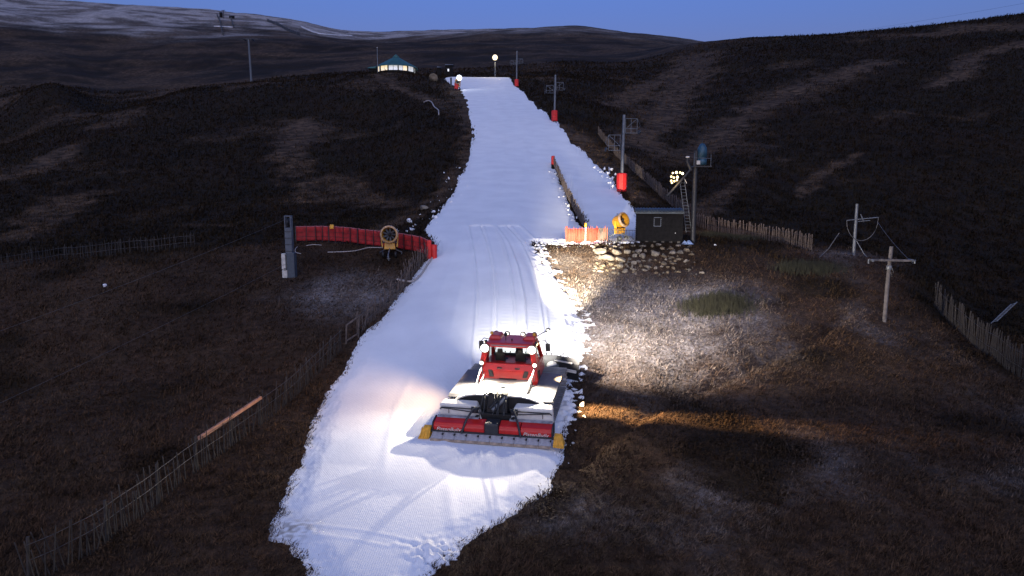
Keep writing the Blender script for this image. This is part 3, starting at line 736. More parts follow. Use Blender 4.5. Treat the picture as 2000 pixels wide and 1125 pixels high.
    for sx in (-1, 1):
        MB().hull([(sx * 0.72 - .30, 0.25, 2.88), (sx * 0.72 + .30, 0.25, 2.88), (sx * 0.72 + .30, 1.0, 2.88), (sx * 0.72 - .30, 1.0, 2.88),
                   (sx * 0.76 - .17, 0.32, 3.06), (sx * 0.76 + .20, 0.32, 3.06), (sx * 0.76 + .20, 0.95, 3.06), (sx * 0.76 - .17, 0.95, 3.06)]).build('light_pod', M_RED, rf, bevel=0.04)
        MB().lathe([(0.0, 0.12), (0.05, 0.11), (0.07, 0.06), (0.07, 0)], 10).build('marker_lamp', M_YEL, rf, (sx * 0.93, 0.55, 3.05))
    MB().tube([(-0.22, 0.1, 2.9), (-0.22, 0.1, 3.12)], 0.018, 6).lathe([(0, .09), (.06, .07), (.085, 0), (.06, -.07), (0, -.09)], 10, Matrix.Translation((-0.22, 0.1, 3.18))).build('aerial', M_BLACK, rf)
    MB().tube([(0.05, 0.1, 2.9), (0.05, 0.1, 2.99)], 0.03, 6).build('roof_stub', M_BLACK, rf)
    # seats, dash, driver's controls
    for sx in (-0.45, 0.42):
        s = MB().hull([(sx - .24, 0.1, 1.78), (sx + .24, 0.1, 1.78), (sx + .24, 0.55, 1.78), (sx - .24, 0.55, 1.78), (sx - .24, 0.1, 1.92), (sx + .24, 0.1, 1.92), (sx + .24, 0.6, 1.95), (sx - .24, 0.6, 1.95)])
        s.hull([(sx - .24, 0.02, 1.85), (sx + .24, 0.02, 1.85), (sx + .24, 0.16, 1.85), (sx - .24, 0.16, 1.85), (sx - .18, -0.06, 2.38), (sx + .18, -0.06, 2.38), (sx + .18, 0.06, 2.38), (sx - .18, 0.06, 2.38)])
        s.hull([(sx - .12, -0.06, 2.38), (sx + .12, -0.06, 2.38), (sx + .12, 0.05, 2.38), (sx - .12, 0.05, 2.38), (sx - .10, -0.08, 2.55), (sx + .10, -0.08, 2.55), (sx + .10, 0.02, 2.55), (sx - .10, 0.02, 2.55)])
        s.build('driver_seat', M_BLACK, root, bevel=0.03)
    MB().hull([(-1.0, 1.1, 1.75), (1.0, 1.1, 1.75), (1.0, 1.45, 1.75), (-1.0, 1.45, 1.75), (-1.0, 1.2, 1.96), (1.0, 1.2, 1.96), (1.0, 1.42, 1.9), (-1.0, 1.42, 1.9)]).build('dashboard', M_BLACK, root)
    MB().box((0.1, 0.85, 2.0), (0.05, 0.05, 0.5)).box((0.22, 0.9, 2.2), (0.3, 0.05, 0.22)).build('screen_mount', M_BLACK, root)
    # mirrors
    for sx in (-1, 1):
        m_ = MB().tube([(sx * 1.05, 0.95, 2.65), (sx * 1.35, 0.85, 2.75), (sx * 1.48, 0.85, 2.6)], 0.02, 6).box((sx * 1.48, 0.85, 2.42), (0.2, 0.07, 0.36))
        m_.build('mirror', M_DKSTEEL, root, bevel=0.01)
    # front linkage and blade
    lk = MB()
    for sx in (-1, 1):
        lk.tube([(sx * 0.55, 2.2, 0.75), (sx * 0.7, 3.5, 0.6)], 0.10, 8); lk.tube([(sx * 0.3, 2.2, 1.05), (sx * 0.5, 3.45, 1.05)], 0.06, 8)
        lk.tube([(sx * 1.2, 2.6, 0.8), (sx * 1.9, 3.5, 0.75)], 0.07, 8)
    lk.box((0, 3.45, 0.75), (1.7, 0.16, 0.5)).build('blade_linkage', M_GALV, root)
    prof_b = [(0.0, 0.05), (-0.10, 0.25), (-0.12, 0.55), (-0.05, 0.9), (0.08, 1.12), (0.12, 1.12), (0.0, 0.9), (-0.06, 0.55), (-0.05, 0.27), (0.06, 0.05)]
    bl = MB().prism([(3.62 + a, b) for a, b in prof_b], -1.5, 1.5, 'x').build('blade', M_DKSTEEL, root)
    for sx in (-1, 1):
        Mw = Matrix.Translation((sx * 1.52, 3.3, 0.1)) @ Matrix.Rotation(R(-24) if sx > 0 else R(-78), 4, 'Z')
        w = MB()
        w.prism([(a, b) for a, b in prof_b], 0, sx * (1.25 if sx > 0 else 0.9), 'x', Mw)
        wing = w.build('blade_wing', M_BLACK, root)
        MB().box((sx * 0.5, -0.16, 0.95), (0.95, 0.05, 0.06), Mw).box((sx * 0.6, -0.16, 0.55), (1.15, 0.06, 0.13), Mw).build('wing_rib', M_WHITE, wing)
        MB().box((sx * 0.5, 0.12, 1.27), (0.95, 0.02, 0.03), Mw).tube([Mw @ Vector((sx * 0.1, 0.1, 1.1)), Mw @ Vector((sx * 0.4, 0.1, 1.27)), Mw @ Vector((sx * 0.7, 0.1, 1.1))], 0.018, 5).build('wing_rail', M_DKSTEEL, wing)
        MB().lathe([(0, -.28), (.2, -.28), (.26, -.2), (.26, .2), (.2, .28), (0, .28)], 12, Matrix.Translation((sx * 1.35, 3.25, 0.62)) @ Matrix.Rotation(R(35), 4, 'X')).build('wing_ram', M_WHITE, wing)
    for k in range(-5, 6): MB().box((k * 0.25, 3.72, 1.16), (0.05, 0.04, 0.14)).build('blade_tooth', M_DKSTEEL, bl)

    # rear lift frame, hoses
    fr = MB()
    fr.hull([(-0.42, -3.1, 0.7), (0.42, -3.1, 0.7), (0.42, -2.62, 0.7), (-0.42, -2.62, 0.7), (-0.32, -2.95, 1.52), (0.42, -2.95, 1.52), (0.42, -2.62, 1.52), (-0.32, -2.62, 1.52)])
    fr.box((0, -3.2, 0.62), (1.7, 0.3, 0.3))
    for sx in (-1, 1): fr.tube([(sx * 0.75, -2.7, 0.6), (sx * 0.7, -3.7, 0.65)], 0.09, 8)
    fr.build('lift_frame', M_BLACK, root, bevel=0.02)
    cyl = MB().tube([(0.38, -2.9, 1.42), (-0.10, -3.45, 0.95)], 0.085, 10); cyl.build('ram', M_GALV, root)
    MB().tube([(0.22, -2.85, 1.5), (-0.22, -3.4, 1.0)], 0.06, 8).build('ram', M_BLACK, root)
    hs = MB()
    rr = random.Random(5)
    for k in range(7):
        x0 = -0.5 + k * 0.17; a = rr.uniform(-0.3, 0.3)
        hs.tube([(x0 * .6, -2.7, 1.35), (x0, -2.95, 1.50 + rr.uniform(-.1, .22)), (x0 + a, -3.3, 1.42 + rr.uniform(-.25, .2)), (x0 + a * 1.4, -3.6, 1.1), (x0 + a, -3.8, 0.85)], 0.026, 6)
    hs.build('hydraulic_hose', M_BLACK, root)
    # white snow-covered box covers over the tiller arms
    for sx in (-1, 1):
        c = MB().hull([(sx * 1.38 - .88, -3.42, 0.42), (sx * 1.38 + .88, -3.42, 0.42), (sx * 1.38 + .88, -2.85, 0.42), (sx * 1.38 - .88, -2.85, 0.42),
                       (sx * 1.38 - (.86 if sx < 0 else .66), -3.38, 1.10), (sx * 1.38 + (.86 if sx > 0 else .66), -3.38, 1.10), (sx * 1.38 + (.80 if sx > 0 else .60), -2.80, 1.17), (sx * 1.38 - (.80 if sx < 0 else .60), -2.80, 1.17)])
        cv = c.build('tiller_arm_cover', M_WHITE, root, bevel=0.06)
        rl = MB().tube([(sx * 0.62, -3.48, 0.5), (sx * 0.62, -3.5, 0.98), (sx * 2.12, -3.5, 0.98), (sx * 2.2, -3.46, 0.90)], 0.028, 6)
        rl.tube([(sx * 0.62, -3.49, 0.82), (sx * 2.12, -3.5, 0.96)], 0.022, 6).tube([(sx * 1.85, -3.44, 0.98), (sx * 1.85, -3.44, 0.72)], 0.012, 5)
        rl.build('cover_rail', M_DKSTEEL, cv)
    # tiller: red hood in two halves each side, lettering, comb flap, amber ends
    def hoodp(x0, x1, name='tiller_hood'):
        return MB().prism([(-4.42, 0.22), (-4.46, 0.46), (-4.30, 0.58), (-3.75, 0.66), (-3.62, 0.58), (-3.62, 0.25)], x0, x1, 'x').build(name, M_RED, root, bevel=0.03)
    for sx in (-1, 1):
        hh = hoodp(*sorted((sx * 0.28, sx * 1.08)))
        h2 = hoodp(*sorted((sx * 1.10, sx * 2.28)))
        MB().prism([(-4.46, 0.20), (-4.48, 0.48), (-4.30, 0.61), (-3.7, 0.69), (-3.6, 0.6), (-3.6, 0.23)], sx * 2.28, sx * 2.33, 'x').build('end_plate', M_DKSTEEL, h2)
        # upper grey lip with rubbed snow
        MB().prism([(-3.85, 0.655), (-3.72, 0.68), (-3.60, 0.70), (-3.60, 0.66), (-3.72, 0.645)], *sorted((sx * 0.6, sx * 2.25)), 'x').build('hood_lip', M_FLAP, h2)
        cu = bpy.data.curves.new('lettering', 'FONT'); cu.body = 'PistenBully'; cu.size = 0.22; cu.shear = 0.35; cu.align_x = 'CENTER'; cu.align_y = 'CENTER'; cu.extrude = 0.004
        to = bpy.data.objects.new('lettering_curve', cu); COL.objects.link(to)
        me_ = bpy.data.meshes.new_from_object(to.evaluated_get(bpy.context.evaluated_depsgraph_get()))
        bpy.data.objects.remove(to); me_.materials.clear(); me_.materials.append(M_WHITE)
        lt = inst('lettering', me_, h2, (sx * 1.68, -4.462, 0.345), (R(98), 0, 0))
        # arms down to the comb
        MB().tube([(sx * 0.6, -3.5, 1.05), (sx * 0.82, -3.85, 1.04), (sx * 1.0, -4.3, 0.72), (sx * 1.14, -4.62, 0.26)], 0.045, 6).build('press_arm', M_DKSTEEL, root)
        MB().lathe([(0, -.12), (.14, -.12), (.14, .12), (0, .12)], 12, Matrix.Translation((sx * 0.78, -3.62, 0.98)) @ Matrix.Rotation(R(90), 4, 'Y')).build('drive_motor', M_DKSTEEL, root)
        # amber side finishers
        sf = MB().hull([(sx * 2.36, -4.95, 0.03), (sx * 2.80, -5.02, 0.02), (sx * 2.78, -4.25, 0.03), (sx * 2.36, -4.2, 0.03), (sx * 2.38, -4.50, 0.38), (sx * 2.66, -4.52, 0.38), (sx * 2.66, -4.25, 0.42), (sx * 2.38, -4.22, 0.42)])
        so_ = sf.build('side_finisher', M_YEL, root, bevel=0.03)
        for k in range(3): MB().hull([(sx * (2.42 + .13 * k), -5.03, 0.05), (sx * (2.45 + .13 * k), -5.03, 0.05), (sx * (2.45 + .13 * k), -4.6, 0.29), (sx * (2.42 + .13 * k), -4.6, 0.29),
                                      (sx * (2.42 + .13 * k), -5.03, 0.09), (sx * (2.45 + .13 * k), -5.03, 0.09), (sx * (2.45 + .13 * k), -4.52, 0.40), (sx * (2.42 + .13 * k), -4.52, 0.40)]).build('finisher_rib', M_YEL, so_)
    MB().box((0, -4.1, 0.46), (0.54, 0.8, 0.48)).build('gearbox', M_DKSTEEL, root, bevel=0.05)
    MB().prism([(-4.5, 0.20), (-4.5, 0.28), (-4.4, 0.30), (-4.4, 0.20)], -2.38, 2.38, 'x').build('comb_beam', M_DKSTEEL, root)
    seg = MB().prism([(-4.98, 0.02), (-4.80, 0.11), (-4.45, 0.24), (-4.45, 0.20), (-4.78, 0.07), (-4.96, 0.0)], -0.225, 0.225, 'x').mesh('comb_segment', M_FLAP)
    lip = MB().prism([(-5.08, 0.015), (-4.93, 0.07), (-4.93, 0.03), (-5.07, 0.0)], -0.225, 0.225, 'x').mesh('comb_lip', mat('worn_comb_edge', (0.42, 0.31, 0.22), .7, var=.4))
    clip = MB().box((0, -4.63, 0.19), (0.05, 0.14, 0.05)).mesh('comb_clip', M_BLACK)
    for k in range(10):
        x = -2.07 + 0.46 * k
        s_ = inst('comb_segment', seg, root, (x, 0, 0)); inst('comb_lip', lip, s_, (0, 0, 0)); inst('comb_clip', clip, s_, (0.2, 0, 0))

    # draw the tail in to its real length
    done = set()
    for c in [q for k in root.children for q in (k, *k.children)]:
        if c.name.startswith('lettering'): c.location.y = -2.6 + (c.location.y + 2.6) * 0.70 - 0.004
        elif c.type == 'MESH' and c.data.name not in done and not c.name.startswith(('track', 'tyre', 'rim')):
            done.add(c.data.name)
            for v in c.data.vertices:
                if v.co.y < -2.6: v.co.y = -2.6 + (v.co.y + 2.6) * 0.70

    # lamps
    def lens(name, c, r_, d, m, parent=root):
        q = Vector(d).to_track_quat('Z', 'Y').to_matrix().to_4x4()
        Mt = Matrix.Translation(c) @ q
        b = MB().lathe([(r_ * 1.15, -0.10), (r_ * 1.2, 0.015), (r_ * 1.02, 0.02), (r_, 0.0), (r_ * 0.7, -.10), (r_ * 1.15, -0.10)], 14, Mt).build(name, M_DKSTEEL, parent)
        MB().lathe([(r_, 0.012), (r_ * 0.6, 0.03), (0.0, 0.035)], 14, Mt).build('lens', m, b)
    for sx in (-1, 1):
        lens('work_lamp', (sx * 1.0, -0.52, 2.70), 0.18, (0, -1, 0.12), M_LAMPW)
        lens('rear_lamp', (sx * 1.13, -0.60, 2.04), 0.085, (0, -1, 0.1), M_LAMPW)
        lens('side_lamp', (sx * 1.12, 0.1, 2.78), 0.08, (sx, -.2, -.3), M_LAMPWARM)
        for k in (0.35, 0.85): lens('head_lamp', (sx * k, 1.12, 2.92), 0.10, (0, 1, -.2), M_LAMPW)
        lens('drive_lamp', (sx * 0.95, 1.78, 1.5), 0.11, (0, 1, -.2), M_LAMPW)
        # beams
        spot('rear_beam', root, (sx * 1.0, -0.72, 2.72), (sx * 0.05, -1, -0.36), 500, 160, (1.0, 0.87, 0.66), 0.7, 0.10)
        spot('rear_beam', root, (sx * 1.13, -0.74, 2.04), (sx * 0.05, -1, -0.22), 2500, 158, (1.0, 0.87, 0.66), 1.0, 0.02)
        for k, ex in ((0.35, 0.02), (0.85, 0.10)):
            spot('front_beam', root, (sx * k, 1.26, 2.92), (sx * ex, 1, -0.22), 1500, 70, (1.0, 0.94, 0.84), 1.0, 0.06)
        spot('drive_beam', root, (sx * 0.95, 1.95, 1.5), (sx * 0.08, 1, -0.10), 520, 62, (1.0, 0.93, 0.80), 1.0, 0.06)
    spot('side_beam', root, (-1.26, 0.05, 2.75), (-1, -0.18, -0.46), 1500, 84, (1.0, 0.66, 0.36), 1.0, 0.12)
    for tx, ty, pw, cn in ((3.2, 0.35, 9000, 27), (4.0, 0.32, 9000, 23), (5.0, 0.28, 10000, 20), (6.2, 0.22, 10000, 17), (7.8, 0.1, 9000, 15), (9.8, -0.05, 8000, 14), (12.5, -0.3, 7000, 13)):
        q0 = Vector((1.30, 0.10, 2.80)); spot('side_beam', root, q0, Vector((tx, ty, -0.2)) - q0, pw * 0.8, cn * 1.12, (1.0, 0.66, 0.32), 1.0, 0.02)
    spot('corner_and_fill_beam', root, (1.30, 1.30, 2.92), (0.34, 1, -0.15), 8500, 56, (1.0, 0.90, 0.78), 1.0, 0.06)  # bare fill light, added to close the dark gap beside the search beam
    spot('corner_and_fill_beam', root, (1.26, 0.9, 2.85), (1, 1.10, -0.20), 21000, 74, (1.0, 0.88, 0.75), 1.0, 0.06)
    tgt = root.matrix_world.inverted() @ hit(1128, 508)
    src = Vector((1.42, 1.45, 3.1)); spot('search_beam', root, src, tgt - src, 230000, 21, (1.0, 0.88, 0.66), 1.0, 0.05)
    lens('search_lamp', src - (tgt - src).normalized() * 0.12, 0.09, tgt - src, M_LAMPW); MB().tube([(0.95, 1.0, 2.85), (1.2, 1.2, 3.0), src - (tgt - src).normalized() * 0.2], 0.02, 6).build('lamp_bracket', M_DKSTEEL, root)
    return root
groomer = snow_groomer()
print('PITCH', math.degrees(math.asin(groomer.matrix_world[2][1])))

# ------------------------------------------------------------------ paling fences: every paling a part
def walk(pts, step, rj=0.0, seed=1):
    g = random.Random(seed); out = []; 
    P = [Vector((p.x, p.y)) for p in pts]
    for a, b in zip(P[:-1], P[1:]):
        L = (b - a).length; n = max(1, round(L / step))
        for k in range(n): out.append((a + (b - a) * ((k + g.uniform(-rj, rj)) / n), (b - a).normalized()))
    out.append((P[-1], (P[-1] - P[-2]).normalized()))
    return out
def paling_meshes(h, w, m, tagname):
    ms = []
    for k in range(4):
        g = random.Random(k + 40); b = MB(); j = [g.uniform(-0.02, 0.02) for _ in range(4)]
        b.hull([(-w / 2, -.012, -.25), (w / 2, -.012, -.25), (w / 2, .012, -.25), (-w / 2, .012, -.25),
                (-w / 2 + j[0], -.012 + j[1], h * 0.96), (w / 2 + j[0] - .01, -.012 + j[1], h * g.uniform(.97, 1)), (w / 2 + j[0] - .01, .012 + j[1], h), (-w / 2 + j[0], .012 + j[1], h)])
        ms.append(b.mesh('paling', m))
    return ms
def paling_fence(label, pix, h, step, w=0.045, post_every=14, seed=1, lean=0.06, wires=(0.35, 0.8), m=None, pts=None, hj=0.14, miss=0.03, group=None, zadd=0.0):
    m = m or M_WOOD
    g = random.Random(seed)
    pts = pts or [hit(*p) for p in pix]
    root = thing('paling_fence', label, 'fence', pts[0], group=group or 'wooden paling snow fences')
    ms = paling_meshes(h, w, m, label)
    post = MB().tube([(0, 0, -.4), (0, 0, h * 0.55), (0.01, 0, h * 1.05)], 0.04, 6).mesh('post', m)
    st_ = walk(pts, step, 0.3, seed); wl = [[] for _ in wires]
    for k, (p, d) in enumerate(st_):
        b = ground(p.x, p.y) - pts[0]; b.z += zadd
        ang = math.atan2(d.y, d.x)
        if k % post_every == 0:
            inst('post', post, root, b + Vector((-d.y * .05, d.x * .05, 0)), (g.gauss(0, lean * .5), g.gauss(0, lean * .5), ang))
        if g.random() > miss:
            sc_ = 1 + g.uniform(-hj, hj * 0.6)
            inst('paling', ms[g.randrange(4)], root, b, (g.gauss(0, lean), g.gauss(0, lean), ang + g.gauss(0, .15)), (1, 1, sc_))
        if k % 3 == 0 or k == len(st_) - 1:
            for q, fr_ in enumerate(wires): wl[q].append(b + Vector((d.y * .02, -d.x * .02, h * fr_)))
    for q in wl: MB().tube(q, 0.010, 4, False).build('wire', M_WIRE, root)
    return root

LF = [(60, 1142), (177, 1083), (250, 1029), (310, 983), (406, 906), (509, 831), (607, 744), (667, 685)]
paling_fence('long thin paling fence leaning along the left foreground grass', LF, 1.2, 0.125, 0.03, 18, 3, 0.10, (0.55, 0.9), miss=0.15, hj=0.3, m=M_WOODK)
paling_fence('ragged short paling fence against the left snow edge below the red barrier', [(700, 655), (735, 622), (775, 586), (800, 548), (836, 508)], 1.25, 0.17, 0.05, 12, 4, 0.12, hj=0.3, miss=0.08)
paling_fence('close-set paling fence dividing the snow run below the red marker', [(1081, 322), (1092, 348), (1106, 382), (1122, 414), (1140, 444)], 1.15, 0.22, 0.12, 12, 5, 0.05, miss=0.0)
paling_fence('pale paling fence climbing the slope behind the tall red-padded tower', [(1168, 262), (1190, 290), (1218, 318), (1255, 352), (1290, 384), (1322, 410), (1345, 425)], 1.3, 0.24, 0.13, 12, 6, 0.05, miss=0.0)
paling_fence('lit paling fence curving away right of the dark shed', [(1352, 440), (1378, 448), (1420, 456), (1460, 462), (1490, 468), (1520, 474), (1556, 482), (1585, 492)], 1.2, 0.14, 0.07, 10, 7, 0.05)
paling_fence('tall dark paling fence at the right edge beside the ladder', [(1826, 600), (1850, 628), (1885, 660), (1925, 692), (1965, 722), (2010, 752), (2060, 790)], 1.5, 0.12, 0.055, 9, 8, 0.05, m=M_WOODK)
paling_fence('faint dark paling fence at the foot of the left hill', [(-10, 528), (60, 517), (120, 506), (200, 500), (290, 492), (380, 482)], 1.05, 0.24, 0.05, 10, 9, 0.05, m=mat('black_paling', (0.03, 0.026, 0.024), 0.9))

# ------------------------------------------------------------------ red barrier with snow gun behind the fence
def red_barrier():
    base = [hit(*p) for p in ((578, 474), (618, 473), (656, 474), (700, 479), (745, 484), (790, 490), (822, 496), (839, 504))]
    root = thing('safety_barrier', 'long red netting safety barrier left of the snow run', 'barrier', base[0])
    st_ = walk(base, 0.62, 0, 2); g = random.Random(3); h = 1.22
    bat = MB().box((0, 0, h / 2 - .1), (0.045, 0.03, h + .2)).mesh('batten', M_DKSTEEL)
    n = len(st_)
    for k in range(n):
        p, d = st_[k]; b = ground(p.x, p.y) - base[0]; ang = math.atan2(d.y, d.x)
        inst('post' if k % 4 == 0 else 'batten', bat, root, b + Vector((d.y * .05, -d.x * .05, 0)), (0, g.gauss(0, .03), ang), (1.5 if k % 4 == 0 else 1, 1.5 if k % 4 == 0 else 1, 1.02))
        if k < n - 1:
            b2 = ground(st_[k + 1][0].x, st_[k + 1][0].y) - base[0]
            mb = MB(); nu, nv = 6, 5; vs = []
            for i in range(nu + 1):
                for j in range(nv + 1):
                    u, v = i / nu, j / nv; q = b.lerp(b2, u)
                    bul = 0.10 * math.sin(math.pi * u) * math.sin(math.pi * v) + 0.02 * math.sin(9 * u + k)
                    vs.append(q + Vector((-d.y * bul, d.x * bul, 0.10 + v * (h - 0.12) - 0.03 * math.sin(math.pi * u) * (v > .9) + (0.05 * math.sin(math.pi * u) if j == 0 else 0))))
            fs = [(i * (nv + 1) + j, (i + 1) * (nv + 1) + j, (i + 1) * (nv + 1) + j + 1, i * (nv + 1) + j + 1) for i in range(nu) for j in range(nv)]
            pn = mb.add(vs, fs, True).build('net_panel', M_NET, root)
            md = pn.modifiers.new('thick', 'SOLIDIFY'); md.thickness = 0.02
            MB().tube([b + Vector((0, 0, h)), b.lerp(b2, .5) + Vector((0, 0, h - .015)), b2 + Vector((0, 0, h))], 0.035, 6).build('top_roll', M_PINK, pn)
            for hh_ in (0.45, 0.8): MB().tube([b + Vector((d.y * .07, -d.x * .07, hh_)), b2 + Vector((d.y * .07, -d.x * .07, hh_))], 0.012, 4).build('cord', M_BLACK, pn)
    # end pad and orange cap
    e = ground(base[-1].x, base[-1].y) - base[0]
    MB().box((0, 0, 0.6), (0.32, 0.3, 1.35)).build('end_pad', M_REDPAD, root, e + Vector((0.0, -.1, 0)), bevel=0.08)
    q, _ = st_[4]; qb = ground(q.x, q.y) - base[0]
    MB().box((0, 0, 0), (0.3, 0.2, 0.34)).build('cap', M_YEL, root, qb + Vector((0.25, -.05, 1.2)), bevel=0.05)
    return root
M_PINK = mat('net_edge_highlight', (0.42, 0.12, 0.14), 0.7, var=0.3)  # pale colour paints the highlight along the top of the net
red_barrier()
p = hit(848, 506); p.z += 0.0
t = thing('padded_post', 'short bright red padded post at the snow edge', 'post', p)
MB().tube([(0, 0, -.2), (0, 0, 1.0)], 0.05, 8).build('pole', M_GALV, t)
MB().lathe([(0.0, 0.0), (.19, 0.0), (.21, .08), (.21, .95), (.17, 1.02), (0, 1.03)], 12).build('pad', M_REDPAD, t)

def snow_gun(label, loc, rz, size=1.0, tilt=12, cart='wheels', lamp=False):
    t = thing('snow_gun', label, 'snow gun', loc, (0, 0, rz), group='fan snow guns'); t.scale = (size,) * 3
    Md = Matrix.Translation((0, 0, 1.55)) @ Matrix.Rotation(R(90 - tilt), 4, 'X')      # drum axis along -y, tilted up
    drum = MB().lathe([(0.50, 0.48), (0.545, 0.50), (0.56, 0.42), (0.52, 0.30), (0.50, -0.20), (0.43, -0.42), (0.36, -0.52), (0.33, -0.50), (0.42, -0.36), (0.46, 0.30), (0.50, 0.48)], 24, Md).build('drum', M_GUN, t)
    MB().lathe([(0.50, 0.50), (0.60, 0.47), (0.62, 0.36), (0.585, 0.33), (0.56, 0.43), (0.50, 0.50)], 24, Md).build('nozzle_ring', mat('pale_nozzle_ring', (0.55, 0.36, 0.22), 0.5, var=.3), drum)
    MB().lathe([(0.0, 0.36), (0.07, 0.33), (0.13, 0.15), (0.15, -0.2), (0, -0.22)], 12, Md).build('hub', M_DKSTEEL, drum)
    MB().lathe([(0.0, -0.30), (0.44, -0.30), (0.44, -0.32), (0, -0.33)], 20, Md).build('grille', M_BLACK, drum)
    for k in range(9):
        a = 2 * math.pi * k / 9; b = MB()
        ca, sa = math.cos(a), math.sin(a)
        b.hull([Md @ Vector((ca * .12 - sa * w, sa * .12 + ca * w, z)) for w, z in ((-.05, .0), (.05, .1), (.05, .115), (-.05, .015))] + [Md @ Vector((ca * .44 - sa * w, sa * .44 + ca * w, z)) for w, z in ((-.07, .02), (.07, .10), (.07, .115), (-.07, .035))])
        b.build('fan_blade', M_GREY, drum)
        MB().lathe([(0, .06), (.022, .05), (.022, 0), (0, 0)], 6, Md @ Matrix.Translation((ca * .565, sa * .565, .46))).build('nozzle', M_GALV, drum)
    MB().box((0.12, 0, 2.12), (0.1, 0.16, 0.14)).box((-.2, .1, 2.1), (.14, .1, .08)).build('sensor', M_GREY, t, bevel=0.01)
    MB().hull([(-.40, -.22, .55), (.40, -.22, .55), (.40, .28, .55), (-.40, .28, .55), (-.34, -.16, 1.02), (.34, -.16, 1.02), (.34, .2, 1.02), (-.34, .2, 1.02)]).build('cabinet', M_GUN, t, bevel=0.04)
    for sx in (-1, 1): MB().hull([(sx * .50 - .05, -.14, .7), (sx * .50 + .05, -.14, .7), (sx * .50 + .05, .14, .7), (sx * .50 - .05, .14, .7), (sx * .58 - .04, -.08, 1.6), (sx * .58 + .04, -.08, 1.6), (sx * .58 + .04, .08, 1.6), (sx * .58 - .04, .08, 1.6)]).build('yoke', M_GUN, t, bevel=0.02)
    MB().box((0, 0, 1.02), (1.1, .24, .12)).build('turntable', M_DKSTEEL, t, bevel=.02)
    for x, y in ((-.75, .55), (.75, .55), (0, -.95)): MB().tube([(x * .25, y * .25, .6), (x, y, .30), (x, y, -.15)], 0.045, 6).box((x, y, -.02), (.22, .22, .04)).build('leg', M_GALV, t)
    for sx in (-1, 1):
        w = MB().lathe([(0.1, -.07), (.2, -.08), (.22, 0), (.2, .08), (.1, .07)], 14, Matrix.Translation((sx * .42, -.35, .2)) @ Matrix.Rotation(R(90), 4, 'Y')).build('wheel', M_BLACK, t)
        MB().lathe([(0, -.05), (.1, -.05), (.1, .05), (0, .05)], 10, Matrix.Translation((sx * .42, -.35, .2)) @ Matrix.Rotation(R(90), 4, 'Y')).build('rim', M_GALV, w)
    MB().tube([(0, -.2, .5), (0, -1.15, .35), (0, -1.5, .1)], .035, 6).build('drawbar', M_GALV, t)
    return t
snow_gun('yellow snow gun facing the camera before the red barrier', hit(762, 502), R(4), 1.02, 6)
gp = hit(1210, 470)
snow_gun('yellow snow gun on the stone platform beside the dark shed', gp, R(42), 0.98, 18)
gt = hit(894, 176)
tg = snow_gun('small distant snow gun with bright lamp at the top of the run', gt, R(10), 1.25, 20)
MB().lathe([(0, .60), (.42, .42), (.60, 0), (.42, -.42), (0, -.60)], 12).build('lamp', M_LAMPCOOL, tg, (0.3, -.4, 2.4))  # lamp enlarged so that the ball carries its bloom
point('gun_lamp', tg, (0.3, -.9, 2.6), 700, (.88, .95, 1.0), .2)
MB().hull([(-.7, -.5, .1), (.1, -.5, .1), (.1, -.3, .1), (-.7, -.3, .1), (-.7, -.5, 1.3), (.1, -.5, 1.3), (.1, -.3, 1.3), (-.7, -.3, 1.3)]).build('red_cover', M_REDPAD, tg, bevel=.08)

